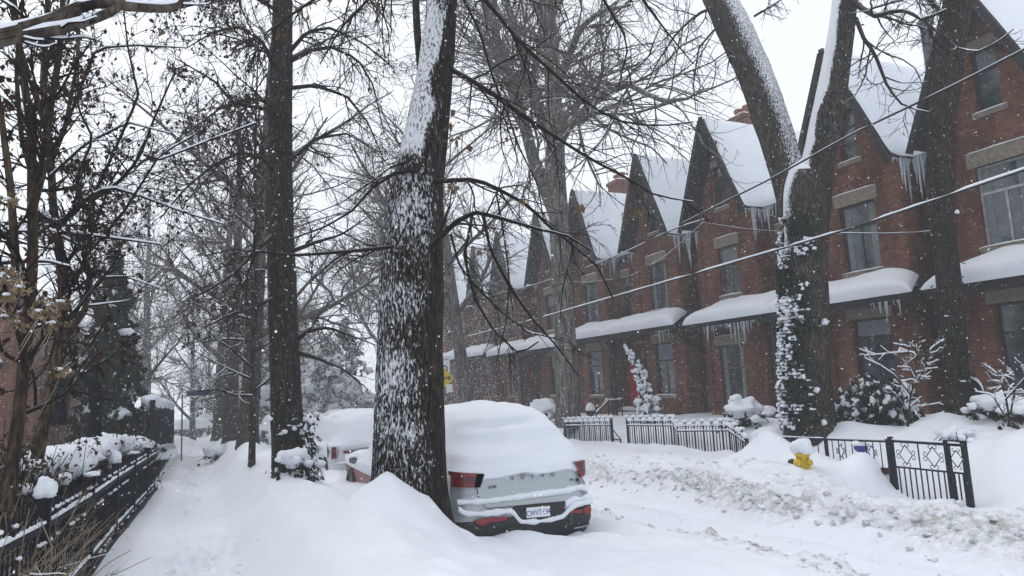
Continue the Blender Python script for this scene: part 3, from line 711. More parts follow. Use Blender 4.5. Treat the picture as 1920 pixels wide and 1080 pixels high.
# --- 1: the big snow-plastered trunk
rg = np.random.default_rng(1)
T1 = thing('street_tree', (2.08, 7.5, .2), 'huge dark tree plastered with snow, rising left of the silver SUV', 'tree', SG)
w2 = lambda w_: w_*7.85/1300/2
tk = [[*at(768, 1010, Y=7.55), w2(150)], [*at(767, 950, Y=7.55), w2(134)], [*at(766, 880, Y=7.55), w2(126)], [*at(768, 700, Y=7.6), w2(120)], [*at(772, 500, Y=7.6), w2(118)],
      [*at(777, 400, Y=7.6), w2(106)], [*at(784, 330, Y=7.6), w2(96)], [*at(803, 230, Y=7.6), w2(84)], [*at(818, 120, Y=7.65), w2(72)], [*at(829, 0, Y=7.7), w2(60)], [*at(835, -120, Y=7.8), w2(56)], [3.3, 8.3, 10.5, .16], [3.6, 8.8, 13.0, .08]]
def snow1(G, D):
    f = -.85*D[..., 0]-.5*D[..., 1]; z = G[..., 2]
    big = fbm(G[..., 0]*1.8, G[..., 1]*1.8+3, z*1.1, 3)
    a = .30+.14*sstep(-.35, .45, f+.45*big)+.13*big
    low = sstep(3.2, 1.2, z)*.0
    up = sstep(3.9, 4.5, z); dr = up*sstep(.10, .5, f+1.0*big)*(.55+.10*fbm(G[..., 0]*9, G[..., 1]*9, z*5, 2))
    patch = .09*np.exp(-((z-1.75)/.3)**2)*sstep(-.1, .5, f+big*.6)+.07*np.exp(-((z-2.6)/.2)**2)*sstep(0, .5, f)+.07*np.exp(-((z-1.2)/.15)**2)*sstep(0, .6, f)
    return np.clip(np.maximum(a+patch, np.minimum(dr*1.35, .60+.16*fbm(G[..., 0]*3, G[..., 1]*3, z*1.6+5, 2))), 0.001, 1.2)
b = MB(); trunk_mesh(b, tk, 56, 260, snow1, .045, .12, 2); b.build('trunk', M_BARK1, T1)
b = MB(); trunk_mesh(b, px_line([(802, 230, 7.75), (790, 140, 7.8), (782, 60, 7.85), (778, -40, 7.9), (770, -200, 8.0)], .05, .04), 14, 40, None, .03); b.build('limb', M_BARK1, T1)
limbs = [
 px_line([(740, 462, 7.4), (690, 468, 7.1), (620, 474, 6.8), (550, 479, 6.5), (480, 471, 6.2)], .024, .010),
 px_line([(790, 318, 7.4), (740, 325, 7.2), (700, 350, 7.0), (660, 395, 6.8), (610, 425, 6.6), (540, 450, 6.4)], .024, .007),
 px_line([(770, 300, 7.3), (730, 315, 7.1), (690, 345, 6.9), (640, 380, 6.8), (590, 400, 6.7)], .013, .005),
 px_line([(795, 342, 7.4), (850, 338, 7.2), (893, 336, 7.0), (935, 355, 6.8), (990, 385, 6.6), (1030, 425, 6.4), (1075, 460, 6.2), (1120, 500, 6.0), (1150, 560, 5.9)], .030, .007),
 px_line([(795, 478, 7.4), (830, 440, 7.1), (862, 410, 6.9), (895, 398, 6.7), (950, 412, 6.5), (1010, 430, 6.3), (1060, 440, 6.1), (1110, 470, 6.0)], .036, .008),
 px_line([(845, 130, 7.5), (880, 148, 7.2), (930, 180, 7.0), (985, 220, 6.8), (1050, 262, 6.6), (1110, 300, 6.4), (1170, 330, 6.2), (1230, 368, 6.0), (1300, 378, 5.8)], .032, .007),
 px_line([(870, -60, 7.6), (900, -10, 7.2), (935, 30, 7.0), (975, 80, 6.8), (1030, 130, 6.6), (1090, 185, 6.4), (1150, 225, 6.2), (1230, 238, 6.0), (1300, 228, 5.8)], .030, .007),
 px_line([(860, -20, 7.6), (900, 60, 7.3), (925, 150, 7.0), (950, 210, 6.8), (975, 280, 6.6), (1010, 350, 6.5), (1020, 420, 6.4)], .017, .006),
 px_line([(885, 405, 6.9), (870, 480, 6.7), (890, 560, 6.5), (925, 620, 6.4), (975, 665, 6.3), (1010, 640, 6.2)], .016, .007),
 px_line([(905, 400, 6.7), (920, 470, 6.5), (960, 545, 6.3), (1000, 600, 6.2), (1045, 650, 6.1), (1085, 705, 6.0)], .019, .006),
 px_line([(845, 440, 6.9), (862, 500, 6.7), (900, 545, 6.5), (945, 590, 6.3), (990, 622, 6.1), (1060, 640, 6.0)], .014, .006),
 px_line([(930, 360, 6.8), (945, 440, 6.6), (955, 520, 6.5), (950, 600, 6.4), (930, 680, 6.3)], .011, .005),
 px_line([(1075, 462, 6.2), (1055, 540, 6.1), (1050, 600, 6.0)], .008, .004),
 px_line([(775, -60, 7.4), (700, -10, 7.0), (640, 50, 6.6), (600, 120, 6.4)], .02, .006),
 px_line([(810, -120, 7.5), (720, -60, 6.4), (600, -10, 5.6), (500, 60, 5.0)], .03, .006),
 px_line([(850, -100, 7.6), (1000, -80, 6.6), (1120, -20, 6.0), (1180, 80, 5.8), (1160, 160, 5.7)], .03, .006),
 px_line([(1000, -120, 6.8), (1160, -60, 6.2), (1250, 60, 6.0), (1300, 120, 5.9)], .02, .006),
]
lp, lr = polys(limbs, 16)
a = crown(T1, rg, lp, lr, 190, 800, 1000, M_TWIG_DARK, .55, (-.10, -.12, -.10), 0, ang=(25, 60), ln=((.15, .42), (.25, .55), (.3, .6)), rm=.0032, wig=.13, snowk=.3)
l = MB(); leaves(l, rg, a[4], 60, .06, .8, 1); leaves(l, rg, a[0][60:], 16, .065, .8, 3)
for q in ((1085, 395, 6.2), (1180, 400, 6.1), (1195, 385, 6.1), (850, 225, 7.2), (848, 260, 7.2), (845, 330, 7.1), (855, 335, 7.1)):
    leaves(l, rg, np.array([[at(q[0], q[1], Y=q[2])]*2]), 4, .09, .8, 2)
l.build('dead_leaves', M_LEAF, T1)
# snow collar climbing its foot
b = MB(); b.blob((1.82, 7.24, .36), (.25, .22, .33), 5, .22, 2.6, 22); b.build('snow_drift', M_SNOW, T1)

# --- 2: the plain straight trunk
rg = np.random.default_rng(2)
T2 = thing('street_tree', (1.45, 13.2, .1), 'straight dark brown tree trunk with ivy at its foot, beside the trodden path', 'tree', SG)
w2 = lambda w_: w_*12.9/1300/2
tk = [[*at(543, 905, Y=13.1), w2(62)], [*at(541, 860, Y=13.2), w2(58)], [*at(533, 640, Y=13.3), w2(53)], [*at(524, 400, Y=13.4), w2(49)], [*at(526, 200, Y=13.5), w2(44)], [*at(530, 0, Y=13.5), w2(38)], [*at(534, -200, Y=13.6), w2(28)], [*at(540, -420, Y=13.6), w2(14)]]
sn2 = lambda G, D: np.clip(.22+.12*sstep(-.2, .7, -.8*D[..., 0]-.6*D[..., 1])+.06*fbm(G[..., 0]*2, G[..., 1]*2, G[..., 2], 2), .001, 1)
b = MB(); trunk_mesh(b, tk, 32, 150, sn2, .035, .1, 5); b.build('trunk', M_BARK1, T2)
limbs = [px_line(q, .045, .008) for q in (
 [(512, 120, 13.4), (490, 75, 12.6), (450, 50, 12), (400, 60, 11.4), (350, 90, 11)],
 [(512, 215, 13.4), (500, 190, 12.8), (460, 185, 12.2), (410, 205, 11.6), (350, 250, 11)],
 [(512, 230, 13.4), (500, 205, 12.8), (440, 195, 12), (400, 150, 11.4), (330, 110, 11)],
 [(512, 330, 13.4), (500, 300, 12.9), (450, 285, 12.2), (400, 310, 11.5), (350, 350, 11), (300, 410, 10.6)],
 [(512, 440, 13.3), (480, 470, 12.6), (430, 520, 12), (380, 550, 11.5), (330, 570, 11)],
 [(510, 560, 13.2), (470, 580, 12.6), (430, 590, 12), (370, 620, 11.4)],
 [(545, 95, 13.4), (575, 60, 13), (620, 52, 12.6), (680, 80, 12.2), (740, 130, 11.8)],
 [(545, 115, 13.4), (580, 95, 13), (620, 88, 12.6), (670, 110, 12.2), (700, 160, 12), (720, 250, 11.8)],
 [(545, 165, 13.4), (590, 160, 13), (650, 180, 12.6), (690, 230, 12.3), (720, 300, 12)],
 [(548, 300, 13.4), (590, 260, 13.6), (650, 250, 13.8), (720, 290, 14)],
 [(552, 640, 13.2), (580, 620, 13), (615, 614, 12.8), (660, 630, 12.6), (712, 650, 12.4)],
 [(552, 660, 13.2), (590, 670, 13), (640, 690, 12.7), (690, 730, 12.5)],
 [(550, 470, 13.2), (590, 455, 13), (640, 440, 12.8), (700, 400, 12.5)],
 [(520, 20, 13.4), (470, -10, 12.6), (400, 0, 11.8), (320, 20, 11)],
 [(540, -60, 13.4), (600, -70, 13), (680, -20, 12.5), (740, 60, 12.2)],
 [(520, -100, 13.4), (440, -110, 12.4), (340, -60, 11.4), (250, 30, 10.8)])]
lp, lr = polys(limbs, 14)
a = crown(T2, rg, lp, lr, 300, 2200, 4800, M_TWIG_DARK, .5, (-.05, -.10, -.12), 0, ln=((.25, .6), (.3, .6), (.3, .6)), rm=.0038, snowk=.1, snow_rmin=.014)
l = MB(); m = a[4][a[4][:, -1, 0] < 1.0]; leaves(l, rg, m, 3800, .06, .9, 1); m2 = a[4][a[4][:, -1, 2] > 5.2]; leaves(l, rg, m2, 500, .06, .9, 1)
l.build('dead_leaves', M_SEED, T2)
l = MB(); leaves(l, rg, a[4], 60, .11, .8, 1); l.build('brown_leaves', M_LEAF, T2)
# ivy on the right of its foot
def ivy_on(T, pts, n, size, seed, zr, side, mat=M_IVY, snow=.35, spread=.12):
    rg = np.random.default_rng(seed); q = resamp(pts, 80); P, Rr = q[:, :3], q[:, 3]
    k = rg.integers(0, 80, n*3); z = P[k, 2]; ok = (z > zr[0]) & (z < zr[1]); k = k[ok][:n]
    an = rg.normal(size=len(k))*side[1]+side[0]
    nz = fbm(an*2, P[k, 2]*1.3+seed, 0, 2); kk = nz > -.12; k = k[kk]; an = an[kk]
    D = np.stack([np.cos(an), np.sin(an), 0*an], -1)
    c = P[k]+D*(Rr[k]*1.02+rg.random(len(k))*spread)[:, None]
    def cards(c, D, s, mb, dr=-.9):
        N = len(c); d = D*.5+rg.normal(size=(N, 3))*.45; d[:, 2] += dr; d /= np.linalg.norm(d, axis=1, keepdims=True)
        sd_ = np.cross(d, D+rg.normal(size=(N, 3))*.3); sd_ /= np.linalg.norm(sd_, axis=1, keepdims=True)+1e-9; s = s*rg.uniform(.6, 1.3, (N, 1))
        V = np.stack([c, c+d*s*.4+sd_*s*.5, c+d*s, c+d*s*.4-sd_*s*.5], 1)+D[:, None, :]*.0
        bb = np.arange(N)[:, None]*4; mb.add(V.reshape(-1, 3), np.concatenate([bb+[[0, 1, 2]], bb+[[0, 2, 3]]]))
    m = MB(); cards(c, D, size, m); iv = m.build('ivy', mat, T)
    m = MB(); sel = rg.random(len(c)) < snow*sstep(-.3, .3, fbm(an*1.5+4, c[:, 2]*1.7, 0, 2)); cc, DD = c[sel], D[sel]
    for p_, d_ in zip(cc, DD):
        m.blob(p_+d_*.02+np.array((0, 0, .0)), (size*rg.uniform(.2, .75), size*rg.uniform(.2, .75), size*rg.uniform(.15, .6)), rg.random()*9, .6, 2.0, 6)
    m.build('snow', M_SNOW, iv)
ivy_on(T2, [[*at(545, 900, Y=13.1), .32], [*at(545, 800, Y=13.1), .28], [*at(540, 740, Y=13.2), .25]], 420, .08, 4, (-.5, 1.3), (-.6, .7), spread=.22)

# --- procedural broadleaf
def auto_tree(name, base, H, r0, seed, label, group=SG, lean=(0, 0), nl=9, start=.3, spread=.5, mat=M_BARK2, tmat=M_TWIG_GREY, n=(90, 700, 1800), rm=.006, fork=False, snowk=.5, up=.06, droop=-.03, z=None, snowtrunk=.27, split=None):
    rg = np.random.default_rng(seed); x, y = base; zb = gz(x, y)-.15
    T = thing(name, (x, y, zb), label, 'tree', group)
    m = 9; t = np.linspace(0, 1, m)
    tr = np.stack([x+lean[0]*H*t+.15*np.cumsum(rg.normal(size=m))*.35*t, y+lean[1]*H*t+.15*np.cumsum(rg.normal(size=m))*.35*t, zb+H*t, r0*(1-.85*t**1.1)], -1)
    snf = lambda G, D: np.clip(snowtrunk+.22*sstep(-.1, .8, -.85*D[..., 0]-.5*D[..., 1])-.1+.12*fbm(G[..., 0]*2, G[..., 1]*2, G[..., 2]*.8, 2), .001, 1)
    b = MB(); trunk_mesh(b, tr, 16, 60, snf, .03, .22, seed)
    limbs = []
    for i in range(nl):
        tt = start+(.95-start)*(i+.5*rg.random())/nl; p = np.array([np.interp(tt, t, tr[:, c]) for c in range(4)])
        az = i*2.4+rg.random()*.8; L = H*spread*(1-.55*tt)*rg.uniform(.8, 1.2); d = np.array([math.cos(az), math.sin(az), rg.uniform(.5, 1.1)]); d /= np.linalg.norm(d)
        q = [[*p[:3], p[3]*.55]]
        for j in range(6):
            d = d+rg.normal(size=3)*.10; d[2] += up*.6; d /= np.linalg.norm(d); q.append([*(np.array(q[-1][:3])+d*L/6), p[3]*.55*(1-(j+1)/7)+.006])
        limbs.append(q)
    if split:
        for az, el, tt, fr in split:
            p = np.array([np.interp(tt, t, tr[:, c]) for c in range(4)]); d = np.array([math.cos(az)*math.cos(el), math.sin(az)*math.cos(el), math.sin(el)]); q = [[*p[:3], p[3]*fr]]
            for j in range(6): d = d+rg.normal(size=3)*.05; d[2] += .05; d /= np.linalg.norm(d); q.append([*(np.array(q[-1][:3])+d*H*.1), p[3]*fr*(1-(j+1)/8)])
            limbs.append(q); trunk_mesh(b, q, 12, 30, snf, .02, 0, seed)
    b.build('trunk', mat, T)
    lp, lr = polys(limbs, 12)
    crown(T, rg, lp, lr, n[0], n[1], n[2], tmat, .6, (up, droop, droop), 0, ln=((.35, .75), (.35, .7), (.35, .7)), rm=rm, snowk=snowk, snow_rmin=.02)
    return T

# --- 3: slim young tree by the path, snowy low branches
rg = np.random.default_rng(3)
T3 = thing('street_tree', (.97, 15.7, .0), 'slim young tree with snow-lined low branches, left of the straight dark trunk', 'tree', SG)
tk = [[*at(472, 875, Y=15.7), .07], [*at(474, 800, Y=15.7), .066], [*at(473, 700, Y=15.7), .062], [*at(475, 620, Y=15.7), .055], [*at(482, 480, Y=15.8), .045], [*at(478, 330, Y=15.8), .035], [*at(480, 200, Y=15.9), .02], [*at(485, 80, Y=15.9), .01]]
b = MB(); trunk_mesh(b, tk, 14, 90, sn2, .03, .1, 7); b.build('trunk', M_BARK2, T3)
limbs = [px_line(q, .026, .006) for q in (
 [(472, 742, 15.6), (440, 741, 15.2), (408, 730, 14.9), (370, 734, 14.6), (338, 722, 14.3)],
 [(474, 712, 15.6), (445, 700, 15.2), (405, 680, 14.9), (350, 650, 14.4)],
 [(474, 690, 15.6), (440, 660, 15.2), (400, 630, 14.9), (370, 600, 14.5)],
 [(476, 660, 15.7), (510, 640, 15.3), (535, 615, 15)], [(474, 735, 15.6), (500, 715, 15.4), (530, 690, 15.1), (560, 660, 15)],
 [(476, 640, 15.7), (430, 635, 15.2), (390, 640, 14.9), (340, 642, 14.6)],
 [(478, 600, 15.7), (440, 590, 15.2), (400, 560, 14.9), (350, 560, 14.6)],
 [(480, 560, 15.7), (450, 520, 15.4), (410, 490, 15.2), (370, 440, 15)], [(480, 520, 15.8), (520, 480, 15.6), (560, 450, 15.4)],
 [(480, 440, 15.8), (440, 400, 15.5), (400, 380, 15.3)], [(478, 380, 15.8), (510, 330, 15.8), (540, 300, 15.8)], [(478, 330, 15.8), (450, 280, 15.6), (430, 210, 15.5)])]
lp, lr = polys(limbs, 12)
crown(T3, rg, lp, lr, 110, 700, 1100, M_TWIG_DARK, 1.0, (.02, 0, 0), 0, ln=((.3, .6), (.3, .6), (.3, .6)), rm=.0036, snowk=.6, snow_rmin=.005)

# --- the verge trees beyond
auto_tree('street_tree', (1.35, 25.0), 15, .34, 11, 'leaning broad tree trunk on the verge, just beyond the slim young tree', lean=(.05, .0), start=.22, n=(110, 900, 2200), up=.03, snowtrunk=.22)
auto_tree('street_tree', (1.05, 31.5), 15, .30, 12, 'tree on the verge between the broad leaning trunk and the wide faint one', lean=(.02, 0), start=.2, n=(110, 900, 2000), tmat=M_TWIG_FAR, snowtrunk=.24)
auto_tree('street_tree', (.9, 40), 14, .42, 13, 'wide faint trunk farthest along the left verge', lean=(.02, 0), start=.2, n=(110, 900, 1800), tmat=M_TWIG_FAR, snowtrunk=.24)

# --- 4: forked tree with ivy in front of the terrace
rg = np.random.default_rng(4)
XT = 12.0
T4 = thing('street_tree', (XT, 11.5, .3), 'huge forked tree with ivy and snow climbing its trunk', 'tree', 'old trees in the front yards')
px_ = lambda x, y, X, w_: [*at(x, y, X=X), w_*(at(x, y, X=X)[0]*math.sin(YAW)+at(x, y, X=X)[1]*math.cos(YAW))/1300/2]
stem = [px_(1524, 830, XT, 98), px_(1518, 780, XT, 84), px_(1512, 700, XT, 78), px_(1512, 600, XT, 76), px_(1511, 500, XT, 78), px_(1511, 420, XT, 80), px_(1512, 360, XT, 86), px_(1514, 320, XT, 66)]
lf = [px_(1500, 420, XT, 60), px_(1478, 330, XT, 66), px_(1455, 250, XT, 66), px_(1425, 160, XT, 64), px_(1385, 70, XT, 64), px_(1350, 0, XT-.1, 62), px_(1310, -90, XT-.1, 52), px_(1260, -240, XT-.2, 34)]
rt = [px_(1522, 420, XT, 60), px_(1530, 330, XT+.1, 60), px_(1548, 240, XT+.1, 56), px_(1565, 140, XT+.2, 50), px_(1580, 50, XT+.2, 46), px_(1590, -40, XT+.2, 42), px_(1600, -200, XT+.3, 28)]
def sn4(G, D):
    f = -.75*D[..., 0]-.3*D[..., 1]+.35*D[..., 2]; z = G[..., 2]; big = fbm(G[..., 0]*1.7, G[..., 1]*1.7, z*.9, 3)
    return np.clip(.30+.08*f+.05*big+.3*sstep(4.6, 6, z)*sstep(.1, .6, D[..., 1]+big)*0, .001, 1)
def sn4r(G, D):
    q = D[..., 1]*.9-.3*D[..., 0]; big = fbm(G[..., 0]*1.7, G[..., 1]*1.7, G[..., 2]*.9, 3)
    return np.clip(.32+.62*sstep(-.15, .35, q+.7*big), .001, 1.15)
def sn4l(G, D):
    q = -D[..., 1]*.5+D[..., 2]; return np.clip(.28+.3*sstep(.2, .8, q+.2*fbm(G[..., 0]*2, G[..., 1]*2, G[..., 2], 2)), .001, 1)
def sn4s(G, D):
    q = D[..., 1]*.9-.3*D[..., 0]; big = fbm(G[..., 0]*1.9, G[..., 1]*1.9, G[..., 2]*.9, 3); z = G[..., 2]
    return np.clip(.28+.25*sstep(3.2, 5.6, z)*sstep(-.4, .3, q+.8*big)+.2*sstep(.2, .8, q)+.15*sstep(5.2, 6, z), .001, 1.1)
b = MB(); trunk_mesh(b, stem, 40, 120, sn4s, .04, .12, 3); trunk_mesh(b, lf, 32, 110, sn4l, .04, 0, 4); trunk_mesh(b, rt, 32, 110, sn4r, .04, 0, 6)
b.build('trunk', M_BARK2, T4)
b = MB(); b.blob(at(1508, 330, X=XT-.12)-(0, 0, .12), (.26, .36, .50), 3, .15, 1.2); b.build('snow_drift', M_SNOW, T4)
ivy_on(T4, [[r[0]-.02, r[1], r[2], r[3]] for r in stem], 5600, .10, 6, (.35, 4.9), (2.95, .52), snow=.27, spread=.09)
def pxX(pts, r0, r1): return [[*at(p[0], p[1], X=p[2]), r0+(r1-r0)*i/(len(pts)-1)] for i, p in enumerate(pts)]
limbs = [
 pxX([(1600, 5, 12.2), (1620, 18, 12), (1645, 32, 11.8), (1665, 22, 11.7), (1700, 20, 11.6), (1730, 38, 11.5), (1775, 18, 11.4)], .06, .02),
 pxX([(1730, 36, 11.5), (1760, 62, 11.3), (1795, 90, 11.1), (1830, 98, 11), (1870, 80, 10.9), (1900, 55, 10.8)], .026, .008),
 pxX([(1605, 35, 12.2), (1618, 70, 12), (1640, 100, 11.9), (1655, 140, 11.8), (1665, 165, 11.7), (1690, 195, 11.6), (1735, 212, 11.5), (1770, 200, 11.4)], .045, .008),
 pxX([(1660, 145, 11.8), (1690, 156, 11.7), (1738, 153, 11.6)], .016, .006),
 pxX([(1640, 92, 11.9), (1665, 60, 11.8), (1690, 30, 11.7)], .014, .005), pxX([(1645, 105, 11.9), (1665, 85, 11.7), (1700, 62, 11.6)], .012, .005),
 pxX([(1380, 70, 11.9), (1365, 110, 11.6), (1385, 140, 11.4), (1400, 155, 11.2)], .03, .01),
 pxX([(1370, 40, 11.9), (1340, 55, 11.5), (1310, 90, 11.2), (1300, 160, 11), (1305, 210, 10.9)], .035, .01),
 pxX([(1415, 30, 12), (1450, 10, 11.8), (1490, -20, 11.6)], .03, .008),
 pxX([(1350, 10, 11.8), (1310, 25, 11.2), (1270, 60, 10.8), (1230, 120, 10.5), (1200, 190, 10.3)], .045, .01),
 pxX([(1320, -60, 11.8), (1250, -40, 11.4), (1180, 0, 11), (1120, 60, 10.7), (1080, 110, 10.5)], .05, .01),
 pxX([(1290, -120, 11.8), (1200, -100, 11.4), (1100, -60, 11), (1050, 0, 10.7)], .05, .01),
 pxX([(1590, -60, 12.2), (1650, -60, 11.8), (1720, -20, 11.5), (1790, 10, 11.2)], .04, .01)]
lp, lr = polys(limbs, 12)
crown(T4, rg, lp, lr, 190, 1000, 1500, M_TWIG_DARK, .9, (-.02, -.03, 0), 30, .09, ln=((.22, .55), (.3, .6), (.3, .6)), rm=.0042, snowk=.45, snow_rmin=.009)

# --- 5: dark trunk close to the wall
T5 = thing('dark_yard_tree', (14.3, 9.6, .4), 'tall near-black trunk standing against the brick wall, right of the forked ivy tree', 'tree', 'old trees in the front yards')
X5 = 14.6
stem = [px_(1800, 800, X5, 44), px_(1795, 700, X5, 42), px_(1782, 560, X5, 41), px_(1770, 450, X5, 42), px_(1764, 340, X5, 46), px_(1768, 200, X5, 52), px_(1785, 80, X5, 50), px_(1800, -20, X5, 46), px_(1815, -160, X5, 36)]
b = MB(); trunk_mesh(b, stem, 28, 120, lambda G, D: np.clip(.30+.10*fbm(G[..., 0]*2, G[..., 1]*2, G[..., 2], 2)+.05*D[..., 1], .001, 1), .06, .1, 8); b.build('trunk', M_BARK1, T5)
limbs = [pxX([(1790, 60, 14.5), (1760, 20, 14.2), (1740, 0, 14), (1730, -60, 13.8)], .07, .02), pxX([(1775, 100, 14.5), (1740, 60, 14.0), (1755, 20, 13.6)], .03, .01)]
lp, lr = polys(limbs, 10); crown(T5, np.random.default_rng(8), lp, lr, 20, 60, 60, M_TWIG_DARK, 1, snowk=.7)
ivy_on(T5, [[r[0]-.02, r[1], r[2], r[3]] for r in stem], 420, .08, 9, (.3, 5.5), (3.6, 1.0), snow=.03, spread=.10)

# --- 6: grey street tree across the road and others on that side
T6 = thing('street_tree', (11.5, 21.5, 0), 'tall grey tree with spreading forks on the far side of the road, before the terrace', 'tree', 'old trees in the front yards')
X6 = 11.5; rg = np.random.default_rng(6)
stem = [px_(1066, 800, X6, 46), px_(1064, 740, X6, 42), px_(1058, 600, X6, 40), px_(1050, 450, X6, 38), px_(1042, 330, X6, 38), px_(1040, 220, X6, 34), px_(1034, 100, X6, 30), px_(1026, 0, X6, 26), px_(1020, -150, X6, 16)]
fk = [[px_(1042, 400, X6, 30), px_(1022, 350, X6, 28), px_(1000, 300, X6+.2, 24), px_(985, 240, X6+.3, 22), px_(965, 170, X6+.4, 18), px_(935, 80, X6+.5, 14), px_(905, 0, X6+.6, 12), px_(880, -80, X6+.6, 8)],
      [px_(1040, 280, X6, 22), px_(1010, 210, X6-.3, 20), px_(985, 120, X6-.6, 17), px_(960, 40, X6-.8, 14), px_(940, -40, X6-1, 10)],
      [px_(1045, 275, X6, 20), px_(1068, 235, X6-.3, 19), px_(1110, 195, X6-.7, 17), px_(1145, 165, X6-1, 15), px_(1175, 155, X6-1.2, 13), px_(1210, 175, X6-1.5, 10), px_(1245, 190, X6-1.7, 9), px_(1290, 185, X6-1.9, 6)],
      [px_(1042, 170, X6, 16), px_(1065, 110, X6-.4, 14), px_(1090, 50, X6-.8, 12), px_(1130, 20, X6-1.1, 9), px_(1180, 10, X6-1.4, 6)],
      [px_(1042, 240, X6, 12), px_(1080, 200, X6+.5, 11), px_(1110, 150, X6+.9, 9), px_(1150, 135, X6+1.2, 7), px_(1200, 120, X6+1.4, 5)]]
b = MB(); trunk_mesh(b, stem, 24, 120, lambda G, D: np.clip(.22+.15*sstep(.1, .9, -D[..., 0])+0*D[..., 0], .001, 1), .03, .15, 3)
for q in fk: trunk_mesh(b, q, 14, 60, lambda G, D: np.clip(.24+.3*sstep(.4, .9, D[..., 2]), .001, 1), .02, 0, 3)
b.build('trunk', M_BARK3, T6)
lp, lr = polys(fk+[stem[4:]], 14)
for k in range(len(lp)): lr[k] = np.minimum(lr[k]*.8, .12)
crown(T6, rg, lp, lr, 130, 1400, 3000, M_TWIG_GREY, .6, (.04, 0, -.02), 0, ln=((.3, .7), (.35, .7), (.35, .7)), rm=.006, snowk=.4, snow_rmin=.02)
auto_tree('street_tree', (10.6, 28.5), 16, .33, 21, 'pale grey forked tree behind the tall grey one, over the snowed in fence', 'old trees in the front yards', (-.10, .02), 8, .3, .5, M_BARK3, M_TWIG_GREY, (110, 1100, 2600), .007, split=[(2.6, 1.0, .30, .7)])
auto_tree('street_tree', (10.4, 36), 16, .36, 22, 'faint grey tree trunk beside the yellow diamond sign', 'old trees in the front yards', (-.02, 0), 9, .3, .5, M_BARK3, M_TWIG_FAR, (110, 1100, 2600), .008)
auto_tree('street_tree', (10.9, 46), 15, .36, 23, 'very faint tree just beyond the yellow diamond sign', 'old trees in the front yards', (.02, 0), 9, .25, .5, M_BARK3, M_TWIG_FAR, (110, 1000, 2200), .010)
# far wooded end of the street
FL = ['bare hazy tree at the far left of the lane end', 'bare hazy tree straight above the end of the footpath', 'bare hazy tree between the straight trunk and the big plastered trunk', 'bare hazy tree just left of the big plastered trunk, far off',
      'bare hazy tree above the two snowed in cars', 'bare hazy tree behind the conifer in the left garden', 'bare hazy tree filling the gap over the tall iron fence', 'bare hazy tree behind the slim young tree']
src = auto_tree('background_tree', (4.5, 62), 15, .3, 31, FL[2], 'bare trees at the end of the street', (0, 0), 10, .18, .5, M_BARK3, M_TWIG_FAR, (110, 1100, 2600), .012, snowk=.8)
src2 = auto_tree('background_tree', (-3.6, 34), 11, .2, 32, FL[5], 'bare trees at the end of the street', (0, 0), 10, .12, .5, M_BARK3, M_TWIG_FAR, (110, 1100, 2400), .008, snowk=.8)
for (s_, x, y, k) in ((src, -9, 58, 0), (src2, .5, 66, 1), (src2, 7.5, 70, 3), (src, 2.6, 50, 4), (src, -3.0, 46, 6), (src2, -.6, 52, 7)):
    c = copy_tree(s_, (x, y, gz(x, y)-.15), FL[k]); c.rotation_euler.z = k*1.3
# snowy conifers by the lane end
def conifer(name, loc, H, Rb, seed, label, cat, snow=.5, droopy=.5, n=60, leaf=.12, dens=20, group=None, mat=M_EVER, trunk_r=.07, bend=None, start=.08):
    rg = np.random.default_rng(seed); T = thing(name, loc, label, cat, group); x, y, z = loc
    ax = lambda t: np.array([x, y, z+H*t]) if bend is None else np.array([x+bend[0]*t**3, y+bend[1]*t**3, z+H*t])
    b = MB(); tt = np.linspace(0, 1, 8); b.tubes(np.array([ax(t) for t in tt]), trunk_r*(1-.9*tt), 8); b.build('trunk', M_BARK1, T)
    P = []
    for i in range(n):
        t = start+(1-start)*(i+rg.random())/n; az = rg.random()*6.28; L = Rb*(1-t)**.75*rg.uniform(.6, 1.2)+.05
        p = ax(t); d = np.array([math.cos(az), math.sin(az), .25]); q = [p]
        for j in range(4): d = d+np.array([0, 0, -droopy*.5]); q.append(q[-1]+d/np.linalg.norm(d)*L/4)
        P.append(q)
    P = np.array(P); rr = np.full(P.shape[:2], .012)*np.linspace(1, .4, 5)[None]
    a2, r2 = grow(rg, P, rr, n*5, .2, 1, (30, 70), (.3, .6), .6, 4, -.1*droopy, .1, .004)
    b = MB(); b.tubes(P, rr, 4); b.tubes(a2, r2, 3); b.build('branches', M_TWIG_DARK, T)
    l = MB(); leaves(l, rg, a2, n*dens, leaf, droopy, 1); leaves(l, rg, P, n*dens//3, leaf, droopy, 1); l.build('foliage', mat, T)
    s = MB()
    for q in P:
        if rg.random() < snow:
            k = rg.integers(2, 5); L = np.linalg.norm(q[4]-q[0]); s.blob(q[k]+np.array((0, 0, .02)), (L*rg.uniform(.12, .32)+.03, L*rg.uniform(.12, .32)+.03, L*.12+.03), rg.random()*9, .6, 2.2, 8)
            if rg.random() < snow: s.blob(q[4]+np.array((0, 0, .0)), (L*.12+.02, L*.12+.02, L*rg.uniform(.1, .25)+.03), rg.random()*9, .6, 2.2, 7)
    s.build('snow', M_SNOW, T); return T
conifer('conifer', (4.0, 56, -1.4), 9, 3.2, 51, 'faint conical evergreen loaded with snow, at the lane end between the trunks', 'tree', .9, .4, 90, .4, 14, 'snowy evergreens down the street')
for _i, (_x, _y, _h, _r) in enumerate(((8.4, 53, 7.5, 2.6), (10.4, 56, 9, 3.0), (6.6, 64, 10, 3.4))):
    conifer('conifer', (_x, _y, -1.5), _h, _r, 60+_i, ('snow-loaded evergreen just left of the big plastered trunk, far off', 'taller snow-loaded evergreen half behind the big plastered trunk', 'tall snow-loaded evergreen over the white SUV roof, far off')[_i], 'tree', .9, .4, 90, .4, 14, 'snowy evergreens down the street')
